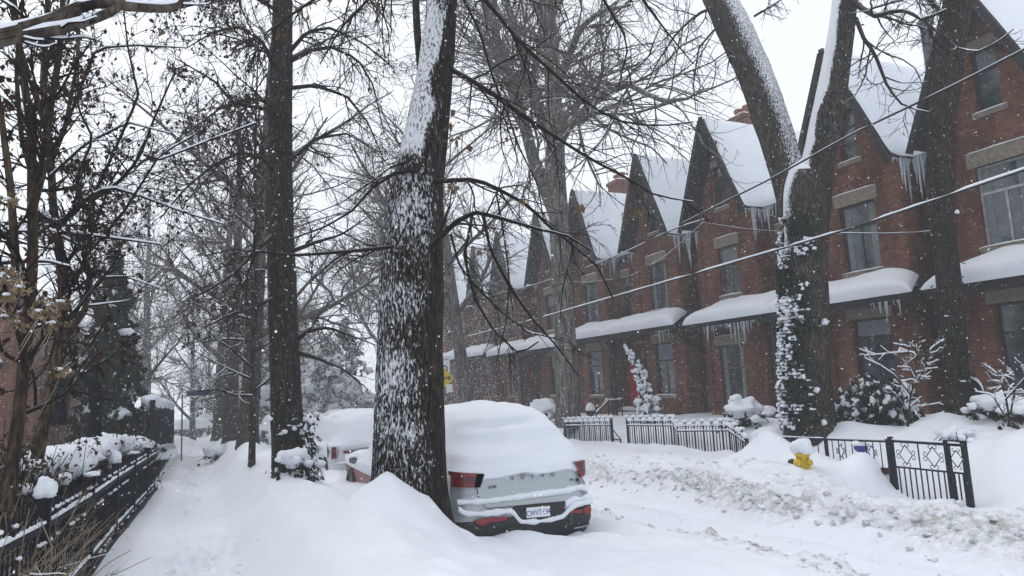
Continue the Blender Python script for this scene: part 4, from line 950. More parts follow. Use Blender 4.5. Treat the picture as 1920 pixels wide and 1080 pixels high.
conifer('conifer', (7.0, 60, -1.5), 7, 3.0, 52, 'faint rounded evergreen deep in snow, behind the farthest parked car', 'tree', .9, .4, 90, .4, 14, 'snowy evergreens down the street')
conifer('conifer', (1.4, 60, -1.5), 6, 2.8, 53, 'faint low evergreen under snow where the footpath ends', 'tree', .9, .4, 80, .4, 14, 'snowy evergreens down the street')

# ------------------------------------------------------------------ left garden
conifer('yew_tree', (-2.05, 20.0, -.5), 6.2, 1.55, 61, 'dark drooping evergreen with snow patches behind the left iron fence', 'tree', .16, 1.1, 120, .17, 60, None, M_EVER, .08, None, .2)
def stems(name, loc, label, cat, lines, n, mat, tmat, rgs, thick=1.0, up=(.05, .02, 0), leafn=0, lmat=None, lsize=.05, clump=1, ln=((.3, .6), (.3, .6), (.3, .6)), snowk=.4, rm=.003, group=None, wig=.18, hang=.7, snow_rmin=.006, k=12):
    rg = np.random.default_rng(rgs); T = thing(name, loc, label, cat, group)
    b = MB()
    for q in lines[:k]: trunk_mesh(b, q, 12, 50, lambda G, D: np.clip(.2+.35*sstep(.45, .8, D[..., 2])+.04*D[..., 1], .001, 1), .04, 0, rgs)
    b.build('trunk', mat, T)
    lp, lr = polys(lines, 14)
    a = crown(T, rg, lp, lr*.96, *n, tmat, thick, up, 0, ln=ln, snowk=snowk, rm=rm, wig=wig, snow_rmin=snow_rmin)
    if leafn:
        l = MB(); leaves(l, rg, a[4], leafn, lsize, hang, clump); l.build('seed_pods', lmat, T)
    return T, a
stems('garden_tree', (-2.0, 6.5, 0), 'dark many-stemmed garden tree in front of the left brick house', 'tree', [
 px_line([(10, 960, 5.6), (35, 780, 5.7), (52, 620, 5.8), (62, 480, 5.8), (60, 380, 5.9), (60, 250, 6), (40, 120, 6), (20, -40, 6)], .044, .022),
 px_line([(58, 400, 5.8), (80, 320, 5.8), (92, 220, 5.8), (110, 110, 5.8), (118, 0, 5.8), (125, -100, 5.8)], .032, .015),
 px_line([(30, 500, 5.6), (20, 350, 5.6), (0, 200, 5.6), (-30, 60, 5.6)], .028, .014),
 px_line([(70, 360, 5.8), (40, 260, 5.7), (30, 130, 5.7), (45, -20, 5.7)], .02, .01),
 px_line([(90, 250, 5.8), (60, 160, 5.6), (30, 60, 5.5), (10, -50, 5.4)], .02, .01),
 px_line([(60, 330, 5.9), (120, 250, 6.2), (145, 120, 6.4), (150, 0, 6.5)], .02, .01)],
 (50, 300, 400), M_BARKG, M_TWIG_DARK, 71, .6, (.06, .02, 0), 1200, M_SEED, .05, 1, ln=((.15, .45), (.3, .6), (.3, .6)), snowk=.2)
stems('garden_tree', (-1.8, 8.5, 0), 'arching dark tree with snow along its curved left limb, beside the arbour', 'tree', [
 px_line([(70, 860, 7.6), (92, 740, 7.7), (112, 640, 7.8), (120, 560, 7.9), (112, 460, 8), (100, 400, 8), (95, 300, 8.1), (80, 160, 8.1), (90, 0, 8.2)], .055, .026),
 px_line([(105, 650, 7.8), (130, 620, 7.7), (158, 585, 7.6), (168, 540, 7.6), (168, 510, 7.7), (150, 460, 7.8)], .035, .02),
 px_line([(60, 390, 8), (110, 425, 7.9), (160, 380, 7.8), (210, 355, 7.7), (260, 300, 7.6), (290, 220, 7.5), (330, 130, 7.4)], .030, .008),
 px_line([(-20, 440, 7.6), (40, 435, 7.6), (120, 436, 7.5), (200, 445, 7.4), (300, 458, 7.3)], .028, .008),
 px_line([(-20, 495, 7.4), (40, 490, 7.4), (90, 490, 7.3), (130, 500, 7.3)], .022, .01),
 px_line([(115, 420, 7.9), (150, 380, 7.8), (205, 350, 7.6), (270, 370, 7.5), (350, 400, 7.3), (420, 420, 7.2)], .022, .007),
 px_line([(110, 440, 7.9), (170, 470, 7.7), (230, 400, 7.5), (300, 290, 7.4), (370, 250, 7.3)], .020, .007),
 px_line([(150, 380, 7.8), (145, 330, 7.7), (175, 260, 7.6), (145, 200, 7.6), (148, 100, 7.5)], .020, .007),
 px_line([(95, 330, 8), (160, 270, 7.8), (240, 230, 7.6), (320, 250, 7.4)], .018, .006),
 px_line([(100, 300, 8.1), (180, 90, 7.9), (260, 85, 7.7), (350, 90, 7.5)], .018, .006),
 px_line([(180, 360, 7.7), (260, 180, 7.5), (240, 90, 7.4), (230, 0, 7.3)], .016, .006),
 px_line([(270, 290, 7.5), (300, 300, 7.4), (400, 260, 7.2), (480, 230, 7.0)], .014, .005),
 px_line([(200, 600, 7.8), (160, 660, 7.8), (120, 690, 7.8)], .012, .006),
 px_line([(120, 560, 7.8), (170, 520, 7.7), (240, 520, 7.5), (300, 540, 7.4)], .016, .005)],
 (170, 1400, 2400), M_BARKG, M_TWIG_DARK, 72, 1.25, (.02, 0, 0), 1500, M_SEED, .05, 1, ln=((.12, .42), (.3, .6), (.3, .6)), snowk=.12, wig=.22, k=2)
TB, _ = stems('overhanging_branch', (-2.2, 3.8, 3), 'pale thick forked branch topped with snow, crossing the top left corner', 'branch', [
 px_line([(-60, 78, 3.6), (20, 60, 3.7), (90, 40, 3.8), (160, 8, 3.9), (185, 5, 3.9), (260, 14, 4.0), (320, 16, 4.1), (350, 0, 4.2), (380, -30, 4.3)], .034, .020),
 px_line([(-60, 90, 3.6), (20, 72, 3.7), (110, 55, 3.8), (170, 38, 3.9), (215, 20, 3.9), (240, -10, 4.0)], .030, .02)],
 (14, 50, 60), M_BARKP, M_TWIG_DARK, 73, 1.3, snowk=1, ln=((.1, .3), (.3, .6), (.3, .6)))
# hedge
def hedge():
    rg = np.random.default_rng(80); T = thing('hedge', (-1.7, 10, 0), 'tangled dark hedge under a thick roll of snow, leaning over the iron fence', 'hedge')
    cs = []
    for i in range(26):
        t = i/25; y = 6.2+11.3*t; x = -1.40+.10*math.sin(t*9)-.30*(1-t); cs.append((x, y, .98+.06*math.sin(t*11+.6)-.42*t))
    l = MB(); tw = MB(); s = MB()
    N = 17000; k = rg.integers(0, 26, N); c = np.array(cs)[k]
    p = c+rg.normal(size=(N, 3))*(.20, .25, .26)-(0, 0, .22)
    P = np.stack([p, p+rg.normal(size=(N, 3))*.04], 1); leaves(l, rg, P, N, .055, .2)
    M = 2600; k = rg.integers(0, 26, M); b0 = np.array(cs)[k]+rg.normal(size=(M, 3))*(.18, .2, .12)-(0, 0, .5); d = rg.normal(size=(M, 3))*.22; d[:, 2] = abs(d[:, 2])+.25
    tw.tubes(np.stack([b0, b0+d*.5+rg.normal(size=(M, 3))*.03, b0+d*1.0+rg.normal(size=(M, 3))*.06], 1), np.tile([.005, .004, .003], (M, 1)), 3)
    for i, c in enumerate(cs[6:]):
        s.blob((c[0]+.04, c[1], c[2]+.16), (.30+.06*math.sin(i*1.7), .42, .17+.05*math.sin(i*2.3)), i, .22, 1.8, 12)
    for i in range(14):
        c = cs[rg.integers(3, 26)]; s.blob((c[0]+rg.uniform(.1, .28), c[1], c[2]-rg.uniform(0, .4)), (.07, .1, .06), i+30, .3, 1.5, 8)
    l.build('foliage', M_HEDGE, T); tw.build('twigs', M_TWIG_DARK, T); s.build('snow', M_SNOW, T)
hedge()
SL = ['rounded shrub buried in snow behind the leftmost stems', 'snow-covered shrub beside the dark arbour', 'high snow-topped shrub left of the hedge', 'low snow dome shrub at the very left edge', 'snow-laden shrub between the evergreen and the tall fence']
for i, (x, y, z, r) in enumerate(((-3.0, 8.5, 1.0, .5), (-2.6, 9.6, 1.05, .42), (-3.3, 10.8, 1.5, .45), (-3.0, 6.0, .75, .45), (-1.75, 24.5, .75, .6))):
    T = thing('snowy_shrub', (x, y, z-.6), SL[i], 'shrub', 'garden shrubs under snow'); rg = np.random.default_rng(90+i)
    b = MB(); N = 900; d = rg.normal(size=(N, 3)); d /= np.linalg.norm(d, axis=1, keepdims=True); p = np.array((x, y, z-.15))+d*rg.uniform(.3, 1, (N, 1))*r
    leaves(b, rg, np.stack([p, p+.02], 1), N, .06, .2); b.build('foliage', M_HEDGE, T)
    b = MB()
    b0 = np.repeat([[x, y, z-1.0]], 60, 0)+rg.normal(size=(60, 3))*.08; p = np.array((x, y, z-.1))+d[:60]*r*.8
    b.tubes(np.stack([b0, (b0+p)/2, p], 1), np.tile([.01, .008, .004], (60, 1)), 4); b.build('stems', M_TWIG_DARK, T)
    b = MB(); b.blob((x, y, z+.08), (r, r, r*.5), i, .25, 1.5, 14, flat=-.3); b.blob((x+.2, y-.25, z-.05), (r*.5, r*.5, r*.4), i+7, .25, 1.5, 10); b.build('snow', M_SNOW, T)
# arbour arch
T = thing('garden_arbour', at(140, 760, Y=10.5), 'dark curved arbour arch in the left garden, snow on its top', 'arbour')
pt = [at(q[0], q[1], Y=10.5) for q in ((104, 800), (105, 745), (112, 716), (135, 703), (160, 706), (172, 722), (174, 760), (172, 820))]
q = resamp([[*p_, .05] for p_ in pt], 24); b = MB(); b.tubes(q[:, :3], q[:, 3], 8); b.tubes(q[:, :3]+(0, .5, 0), q[:, 3], 8)
for k in range(2, 22, 3): b.bar(q[k, :3], q[k, :3]+(0, .5, 0), .03, .03)
b.build('frame', M_IRON, T); s = MB(); snow_on(s, q[None, :, :3]+(0, .0, .02), q[None, :, 3], .01); s.build('snow', M_SNOW, T)
# dried hydrangea-like heads and dry stems
T = thing('dried_shrub', (-1.5, 6.5, 0), 'thicket of tangled beige dry stems in the bottom left corner', 'shrub'); rg = np.random.default_rng(95)
N = 190; _y = rg.uniform(5.2, 8.4, N); b0 = np.stack([-.205*_y-rg.uniform(-.12, .35, N), _y, np.full(N, -.15)], -1)
d = rg.normal(size=(N, 3))*(.35, .35, .1); d[:, 2] = 1; P = [b0]; 
for j in range(6): d = d+rg.normal(size=(N, 3))*.18; d /= np.linalg.norm(d, axis=1, keepdims=True); P.append(P[-1]+d*rg.uniform(.12, .26, (N, 1)))
P = np.stack(P, 1); rr = np.linspace(.007, .0025, 7)[None]*rg.uniform(.7, 1.2, (N, 1)); b = MB(); b.tubes(P, rr, 5)
a1, r1 = grow(rg, P, rr, 700, .2, 1, (25, 60), (.2, .5), .7, 5, .02, .15, .0018); b.tubes(a1, r1, 4); b.build('stems', M_STEM, T)
s = MB(); snow_on(s, a1, r1, .0026, .5, rg, 4, .7); s.build('snow', M_SNOW, T)
T = thing('hydrangea', (-2.5, 5.0, 0), 'pale dried flower heads dusted with snow at the left edge', 'plant'); rg = np.random.default_rng(96)
b = MB(); st = MB(); s = MB()
for (px, py) in ((8, 520), (20, 535), (38, 545), (12, 560), (80, 568), (72, 590), (92, 580), (115, 572), (8, 600), (30, 610), (14, 380), (98, 612), (112, 700), (30, 520)):
    c = at(px, py, Y=5.0+rg.uniform(-.2, .3)); p = c+rg.normal(size=(30, 3))*(.03, .03, .02); leaves(b, rg, np.stack([p, p+.01], 1), 60, .028, .1)
    st.tubes(np.array([c+(0, 0, -.02), c+(-.03, .02, -.10), c+(-.12, .08, -.26)]), np.array([.002, .0025, .003]), 4)
    s.blob(c+(0, 0, .026), (.022, .022, .010), px, .3, 1.5, 6)
b.build('flower_heads', M_HYD, T); st.build('stems', M_STEM, T); s.build('snow', M_SNOW, T)
# left brick houses
def side_house(loc, w_, d_, h, label, mat):
    x, y, z = loc; T = thing('brick_house', loc, label, 'house', 'houses on the left side'); b = MB()
    ops = [(y+1.0, y+1.9, z+3.9, z+5.6), (y+d_-2.2, y+d_-1.3, z+3.9, z+5.6), (y+1.0, y+2.2, z+1.1, z+2.9), (y+d_-2.4, y+d_-1.2, z+1.1, z+2.9)]
    us = [y, y+d_]+[o[0] for o in ops]+[o[1] for o in ops]; zs = [z, z+h]+[o[2] for o in ops]+[o[3] for o in ops]
    for a_, b_, c_, e_ in cells(us, zs, ops): b.quad((x, a_, c_), (x, b_, c_), (x, b_, e_), (x, a_, e_))
    fx = [(x-w_+1.2, x-w_+2.1, z+3.9, z+5.6), (x-2.1, x-1.2, z+3.9, z+5.6), (x-2.3, x-1.2, z+1.1, z+2.9)]
    us = [x-w_, x]+[o[0] for o in fx]+[o[1] for o in fx]; zs = [z, z+h]+[o[2] for o in fx]+[o[3] for o in fx]
    for a_, b_, c_, e_ in cells(us, zs, fx): b.quad((a_, y, c_), (b_, y, c_), (b_, y, e_), (a_, y, e_))
    b.quad((x-w_, y+d_, z), (x-w_, y, z), (x-w_, y, z+h), (x-w_, y+d_, z+h)); b.quad((x, y+d_, z), (x-w_, y+d_, z), (x-w_, y+d_, z+h), (x, y+d_, z+h))
    b.add([(x-w_, y, z+h), (x, y, z+h), (x-w_/2, y, z+h+2.6)], np.array([[0, 1, 2]])); b.add([(x-w_, y+d_, z+h), (x, y+d_, z+h), (x-w_/2, y+d_, z+h+2.6)], np.array([[0, 2, 1]]))
    b.build('wall', mat, T, smooth=False)
    for o in ops:
        f = MB(); f.box((x-.14, o[0], o[2]), (x-.08, o[0]+.06, o[3])); f.box((x-.14, o[1]-.06, o[2]), (x-.08, o[1], o[3])); f.box((x-.14, o[0]+.06, o[2]), (x-.08, o[1]-.06, o[2]+.06)); f.box((x-.14, o[0]+.06, o[3]-.06), (x-.08, o[1]-.06, o[3])); f.box((x-.135, o[0]+.06, (o[2]+o[3])/2-.03), (x-.085, o[1]-.06, (o[2]+o[3])/2+.03))
        wn = f.build('window', M_FRAMEW, T, smooth=False); g = MB(); g.box((x-.12, o[0]+.04, o[2]+.04), (x-.11, o[1]-.04, o[3]-.04)); g.build('pane', M_GLASS, wn, smooth=False)
    for o in fx:
        f = MB(); f.box((o[0], y+.08, o[2]), (o[0]+.06, y+.14, o[3])); f.box((o[1]-.06, y+.08, o[2]), (o[1], y+.14, o[3])); f.box((o[0]+.06, y+.08, o[2]), (o[1]-.06, y+.14, o[2]+.06)); f.box((o[0]+.06, y+.08, o[3]-.06), (o[1]-.06, y+.14, o[3]))
        wn = f.build('window', M_FRAMEW, T, smooth=False); g = MB(); g.box((o[0]+.04, y+.11, o[2]+.04), (o[1]-.04, y+.12, o[3]-.04)); g.build('pane', M_GLASS, wn, smooth=False)
    r = MB(); e = .35
    for s_ in (0, 1):
        xo = x+e if s_ else x-w_-e
        p = [np.array(q_) for q_ in ((xo, y-e, z+h-.25), (xo, y+d_+e, z+h-.25), (x-w_/2, y+d_+e, z+h+2.75), (x-w_/2, y-e, z+h+2.75))]; n = np.array((0, 0, .12))
        V = p+[q_+n for q_ in p]; r.add(V, np.array([[0, 3, 2, 1], [4, 5, 6, 7], [0, 1, 5, 4], [1, 2, 6, 5], [2, 3, 7, 6], [3, 0, 4, 7]]))
    ro = r.build('roof', M_BOARD, T, smooth=False); s = MB()
    for s_ in (0, 1):
        xo = x+e if s_ else x-w_-e
        s.slab((xo, y-e, z+h-.12), (xo, y+d_+e, z+h-.12), (x-w_/2, y+d_+e, z+h+2.88), (x-w_/2, y-e, z+h+2.88), .25, .03, 14, 10, y)
    s.build('snow', M_SNOW, ro)
    p = MB(); p.slab((x, y+2.5, z+3.2), (x, y+5.5, z+3.2), (x+1.3, y+5.5, z+3.0), (x+1.3, y+2.5, z+3.0), .3, .03, 14, 8, 3); c = MB(); c.box((x, y+2.5, z+2.85), (x+1.3, y+5.5, z+2.99)); c.box((x+1.1, y+2.6, z), (x+1.25, y+2.75, z+2.85)); c.box((x+1.1, y+5.2, z), (x+1.25, y+5.35, z+2.85))
    po = c.build('porch', M_DARKWOOD, T, smooth=False); p.build('snow', M_SNOW, po)
side_house((-5.2, 12.5, -.4), 7, 7, 5.6, 'red brick house half hidden by the dark stems at the left edge', M_BRICK)
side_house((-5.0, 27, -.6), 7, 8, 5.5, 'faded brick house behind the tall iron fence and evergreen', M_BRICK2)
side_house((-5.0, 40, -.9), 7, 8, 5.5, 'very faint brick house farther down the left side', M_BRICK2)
# pale slab building across the end of the street
T = thing('apartment_block', (12, 108, -2), 'pale flat-roofed building faint behind the branches at the end of the street', 'building'); b = MB()
b.box((4.5, 108, -3), (18, 118, 8.2)); b.box((4.2, 107.6, 8.2), (18.3, 118.3, 8.9)); b.build('wall', M_FAR, T, smooth=False)
for r_ in range(3):
    for k in range(6):
        g = MB(); g.box((5.2+k*2, 107.9, .4+r_*2.6), (6.3+k*2, 107.99, 1.9+r_*2.6)); g.build('window', M_GLASS, T, smooth=False)
s = MB(); s.slab((4.2, 107.6, 8.9), (18.3, 107.6, 8.9), (18.3, 118.3, 8.9), (4.2, 118.3, 8.9), .3); s.build('snow', M_SNOW, T)

# ------------------------------------------------------------------ fences
def snow_rail(mb, p, q, h=.05, wdt=.05, seed=0):
    p, q = np.array(p, float), np.array(q, float); L = np.linalg.norm(q-p); M = max(8, int(L/.06)); t = np.linspace(0, 1, M)[:, None]
    P = p*(1-t)+q*t; nz = .7+.6*fbm(P[:, 0]*6+seed, P[:, 1]*6, 0, 2); P = P+np.stack([0*nz, 0*nz, h*.35*nz], -1); mb.tubes(P, wdt*.5*nz, 6, cap=True)
# near left fence
T = thing('iron_fence', (-1.05, 8, 0), 'black iron picket fence with snow on its rails, along the left of the footpath', 'fence', 'iron fences')
def fx(y): return -1.22+.16*sstep(3, 8, y)-.0*y+.02*(y-10)*(y > 10)
rr_ = random.Random(9); ys = np.arange(2.2, 17.3, 2.15); rails, pk, sn = MB(), MB(), MB()
for i, (y0, y1) in enumerate(zip(ys[:-1], ys[1:])):
    xa, xb = float(fx(y0)), float(fx(y1)); z0, z1 = -.3-SLOPE*(y0-11)*1.0, -.3-SLOPE*(y1-11)*1.0
    z0, z1 = gz(xa+.15, y0)-.05, gz(xb+.15, y1)-.05
    for h in (.18, .80): 
        rails.bar((xa, y0, z0+h), (xb, y1, z1+h), .035, .035); snow_rail(sn, (xa+.005, y0, z0+h+.025), (xb+.005, y1, z1+h+.025), .075 if h > .5 else .065, .05, i)
    n = 20
    pk = MB()
    for k in range(n):
        t = (k+.5)/n; x, y, z = xa+(xb-xa)*t, y0+(y1-y0)*t, z0+(z1-z0)*t
        pk.tubes(np.array([(x, y, z-.1), (x, y, z+.9), (x, y, z+.93), (x, y, z+1.0)]), np.array([.008, .008, .014, .001]), 5)
        for h in (.12, .5, .9):
            if (k+int(h*10)) % 2 == 0 or h != .5: pk.blob((x, y, z+h), (.017, .017, .012), 0, 0, 1, 5)
        for h in (.14, .69, .915):
            if rr_.random() < .32: sn.blob((x+.008, y, z+h), (.020, .022, .016), k+i, .4, 1.6, 5)
        if k % 2: pk.bar((x, y-.05, z+.68), (x, y+.05, z+.68), .012, .012)
    pk.build('picket_panel', M_IRON, T)
    p = MB(); p.box((xa-.035, y0-.035, z0-.3), (xa+.035, y0+.035, z0+.98)); p.box((xa-.05, y0-.05, z0+.98), (xa+.05, y0+.05, z0+1.02)); p.build('post', M_IRON, T, smooth=False)
    big = i in (2, 4); sn.blob((xa, y0, z0+1.04+(.04 if big else .0)), (.075, .075, .11 if big else .03), i*3, .4, 1.8, 10, flat=-.5)
    b = MB(); b.bar((xa, y0, z0+.0), (xb, y1, z1+.0), .10, .2); b.build('kerb', M_IRON, T, smooth=False)
rails.build('rail', M_IRON, T, smooth=False); sn.build('snow', M_SNOW, T)
# tall fence
T = thing('iron_fence', (-1.0, 28, -.5), 'tall dense black iron fence with snow caps, past the hedge on the left', 'fence', 'iron fences')
rails, pk, sn = MB(), MB(), MB()
for k in range(84):
    y = 19.0+k*.15; x = -1.08-.0*(y-19); z = gz(x+.1, y)-.1; pk.tubes(np.array([(x, y, z), (x, y, z+1.78), (x, y, z+1.82), (x, y, z+1.93)]), np.array([.016, .016, .026, .002]), 5)
    if k % 3 == 0: sn.blob((x, y, z+1.95), (.05, .05, .06), k, .2, 1.3, 6)
pk.build('picket_panel', M_IRON, T)
for k in range(6):
    y = 19+k*2.5; p = MB(); z = gz(-1, y)-.1; p.box((-1.16, y-.06, z), (-1.04, y+.06, z+2.05)); p.build('post', M_IRON, T, smooth=False)
for h in (.3, 1.6): rails.bar((-1.12, 19, gz(-1, 19)+h), (-1.12, 31.5, gz(-1, 31.5)+h), .04, .05)
rails.build('rail', M_IRON, T, smooth=False)
for k in range(12): sn.blob((-1.2, 19.5+k*1.05, gz(-1, 19+k)+1.95), (.22, .5, .13), k, .25, 1.5, 9)
sn.build('snow', M_SNOW, T)
b = MB()
for k in range(84): b.box((-1.30, 19+k*.15+.01, gz(-1, 20)-.4), (-1.27, 19+k*.15+.14, gz(-1, 19+k*.15)+1.7))
b.build('screen_panel', M_DARKWOOD, T, smooth=False)
# right fences
def hoop_fence(pts, hgt, label, post_every=8, gap=.11, hoops=True, loc=None):
    T = thing('iron_fence', (*pts[0][:2], 0), label, 'fence', 'iron fences'); pk, ra, sn, po = MB(), MB(), MB(), MB()
    for (p, q) in zip(pts[:-1], pts[1:]):
        p, q = np.array(p, float), np.array(q, float); L = np.linalg.norm((q-p)[:2]); n = max(2, int(L/gap))
        for k in range(n+1):
            c = p+(q-p)*k/n; thick = .030 if k % 3 == 0 else .017
            pk.bar((c[0], c[1], c[2]-hgt-.2), (c[0], c[1], c[2]), thick, thick)
            if hoops and k % 3 == 0:
                u = (q-p)/L; an = np.linspace(0, math.pi, 7)
                H_ = np.stack([c[0]-u[0]*.07*np.cos(an), c[1]-u[1]*.07*np.cos(an), c[2]+.06+.07*np.sin(an)], -1); pk.tubes(H_, np.full(7, .010), 5)
                pk.bar(c, c+(0, 0, .1), .02, .02)
                sn.blob(c+(0, 0, .145), (.085, .085, .04), k, .2, 1.4, 7); 
            elif hoops: sn.blob(c+(0, 0, .05), (.06, .075, .06), k, .3, 1.4, 6)
        for h in (0, -.12): ra.bar(p+(0, 0, h), q+(0, 0, h), .03, .022)
        for h in (0, -.12): snow_rail(sn, p+(0, 0, h+.02), q+(0, 0, h+.02), .05, .06, k)
    pk.build('picket_panel', M_IRON, T, smooth=False); ra.build('rail', M_IRON, T, smooth=False); sn.build('snow', M_SNOW, T)
    for p in (pts[0], pts[-1]):
        b = MB(); b.bar((p[0], p[1], p[2]-hgt-.35), (p[0], p[1], p[2]+.06), .055, .055); b.build('post', M_IRON, T, smooth=False)
    return T
Xf = 11.2; A = lambda px, py, X=Xf: at(px, py, X=X)
p0, p1 = A(1058, 792), A(1146, 790)
hoop_fence([p0, p1], 1.0, 'short black hooped iron fence right of the silver SUV roof')
T = hoop_fence([A(1176, 790), A(1262, 790), A(1270, 800), A(1366, 798), A(1400, 822, 10.9)], .8, 'long black hooped iron fence before the bent snowy conifer')
# gate post bracket by the gap
T = thing('gate_post', A(1152, 840), 'lone iron gate post with a small handrail bracket, in the gap between the hooped fences', 'gate post')
b = MB(); q0 = A(1145, 785); b.bar(q0+(0, -.05, 0), q0+(0, -.05, -1.05), .045, .045); b.build('post', M_IRON, T, smooth=False)
b = MB(); c = q0+(0, -.05, -.6); b.bar(c, c+(0, -.42, 0), .03, .03); b.bar(c+(0, -.42, 0.02), c+(0, -.42, -.4), .03, .03); b.bar(c+(0, 0, .3), c+(0, -.42, 0.02), .02, .02); b.build('bracket', M_IRON, T, smooth=False)
# low fence
Xg = 10.9
T = thing('iron_fence', A(1540, 828, Xg), 'low black iron fence nearly buried in snow behind the yellow hydrant', 'fence', 'iron fences')
ra, sn, sc_ = MB(), MB(), MB()
def scroll(mb, c, u, s=.1):                       # diamond with curled ends
    c = np.array(c, float); u = np.array(u, float)
    up = np.array((0, 0, 1.0))
    for a_, b_ in (((0, 1), (.75, 0)), ((.75, 0), (0, -1)), ((0, -1), (-.75, 0)), ((-.75, 0), (0, 1))): mb.bar(c+u*a_[0]*s+up*a_[1]*s, c+u*b_[0]*s+up*b_[1]*s, .010, .010)
    for (ex, ez) in ((0, 1), (0, -1), (.75, 0), (-.75, 0)):
        for sg in (-1, 1):
            an = np.linspace(0, 5.2, 12); r_ = s*.26*(1-an/9)
            if ez: cx, cz = sg*s*.28, ez*s*1.05; th = (0 if sg < 0 else math.pi); P = np.stack([cx+r_*np.cos(th-sg*-1*an*ez*1.0), cz+r_*np.sin(th-sg*-1*an*ez)], -1)
            else: cx, cz = (ex/.75)*s*.85, sg*s*.28; th = -sg*math.pi/2; P = np.stack([cx+r_*np.cos(th+sg*(ex/.75)*an), cz+r_*np.sin(th+sg*(ex/.75)*an)], -1)
            mb.tubes(c+P[:, 0:1]*u+P[:, 1:2]*up, np.full(12, .006), 4)
pa, pb, pc = A(1422, 820, Xg), A(1548, 824, Xg), A(1664, 828, Xg-.3)
for p, q in ((pa, pb), (pb, pc)):
    ra.bar(p, q, .03, .03); snow_rail(sn, p+(0, 0, .025), q+(0, 0, .025), .03, .035)
    ra.bar(p-(0, 0, .45), q-(0, 0, .45), .02, .02)
    n = 9
    for k in range(1, n): c = p+(q-p)*k/n; ra.bar(c, c-(0, 0, .8), .012, .012)
    for k in (.25, .75): c = p+(q-p)*k; scroll(sc_, c-(0, 0, .2), (q-p)/np.linalg.norm(q-p), .12)
ra.build('rail', M_IRON, T, smooth=False); sc_.build('scrollwork', M_IRON, T, smooth=False); sn.build('snow', M_SNOW, T)
for p in (pa, pb, pc): b = MB(); b.bar(p+(0, 0, .05), p-(0, 0, 1.0), .05, .05); b.build('post', M_IRON, T, smooth=False)
b = MB(); b.box(pb-(.35, -.9, .12), pb-(.3, -.1, .0)); 
# gate
T = thing('iron_gate', at(1740, 920, X=10.6), 'leaning black iron gate with diamond scrollwork panels beside the road', 'gate')
g0, g1, g2 = at(1670, 830, X=10.6), at(1774, 830, X=10.6), at(1806, 830, X=10.6)
g0[2] = g1[2] = g2[2] = (g0[2]+g1[2])/2; H_ = 1.02; ln_ = np.array((.0, 0.02, 0)); Zm = .42
fr, br, scr, sn = MB(), MB(), MB(), MB()
for p, q in ((g0, g1), (g1, g2)):
    u = (q-p)/np.linalg.norm(q-p)
    fr.bar(p, q, .035, .035); fr.bar(p-(0, 0, Zm), q-(0, 0, Zm), .03, .025); fr.bar(p-(0, 0, H_-.06), q-(0, 0, H_-.06), .03, .025)
    n = 9 if p is g0 else 3
    for k in range(1, n+1): c = p+(q-p)*k/(n+1); br.bar(c-(0, 0, Zm), c-(0, 0, H_-.06), .016, .016)
    if p is g0:
        for k in (.26, .75): scroll(scr, p+(q-p)*k-(0, 0, Zm/2), u, .155)
        c = p+(q-p)*.5; br.bar(c, c-(0, 0, Zm), .016, .016)
    else: scroll(scr, p+(q-p)*.5-(0, 0, Zm/2), u, .13)
    snow_rail(sn, p+(0, 0, .025), q+(0, 0, .025), .03, .045)
fr.build('frame', M_IRON, T, smooth=False); br.build('bars', M_IRON, T, smooth=False); scr.build('scrollwork', M_IRON, T, smooth=False); sn.build('snow', M_SNOW, T)
for p in (g0, g1, g2):
    b = MB(); b.bar(p+(0, 0, .07), p-(0, 0, H_+.12), .065, .065); b.build('post', M_IRON, T, smooth=False)
b = MB(); b.box(g0+(-.04, .03, -.56), g0+(.04, .22, -.46)); T2_ = tag(b.build('brick_edging', M_DARKBRICK, None, np.zeros(3), False), 'dark brick wall end poking from snow beside the iron gate', 'wall')

# ------------------------------------------------------------------ hydrant, garden bits
hp = at(1506, 866, X=9.45); T = thing('fire_hydrant', hp, 'yellow fire hydrant almost buried, with a snow cap', 'hydrant'); b = MB(); x, y, z = hp
b.lathe((x, y, z-.35), [(.11, 0), (.11, .45), (.13, .46), (.13, .49), (.1, .5), (.085, .56), (.04, .60), (.0, .61)], 20); b.build('body', M_YEL, T)
b = MB(); b.lathe((x-.17, y, z+.0), [(.0, 0), (.06, 0), (.06, .06), (.05, .08), (.05, .17)], 14, axis=0); b.build('outlet_cap', M_YEL, T)
b = MB(); b.lathe((x, y-.17, z+.0), [(.0, 0), (.05, 0), (.05, .05), (.04, .06), (.04, .13)], 14, axis=1); b.build('outlet_cap', M_YEL, T)
b = MB(); b.lathe((x-.08, y+.12, z-.02), [(.0, -.0), (.065, 0), (.065, .06), (.055, .08), (.055, .1)], 14, axis=1); b.build('outlet_cap', M_BLACKT, T)
b = MB(); b.blob((x, y, z+.23), (.17, .19, .15), 2, .3, 1.6, 12, -.6); b.build('snow', M_SNOW, T)
c = at(1614, 836, X=10.8); T = thing('garden_ball', c, 'blue glazed ball under snow on the low fence line', 'garden ornament'); b = MB(); b.blob(c-(0, 0, .03), (.12, .12, .09), 0, .0); b.build('ball', M_BLUEB, T)
b = MB(); b.blob(c+(0, 0, .04), (.14, .14, .07), 1, .15, 1.3, 12, -.4); b.build('snow', M_SNOW, T)
c = at(1815, 775, X=14.9); T = thing('arched_gate', c, 'dark arched iron side gate between the brick houses, snow along its top', 'gate'); b = MB()
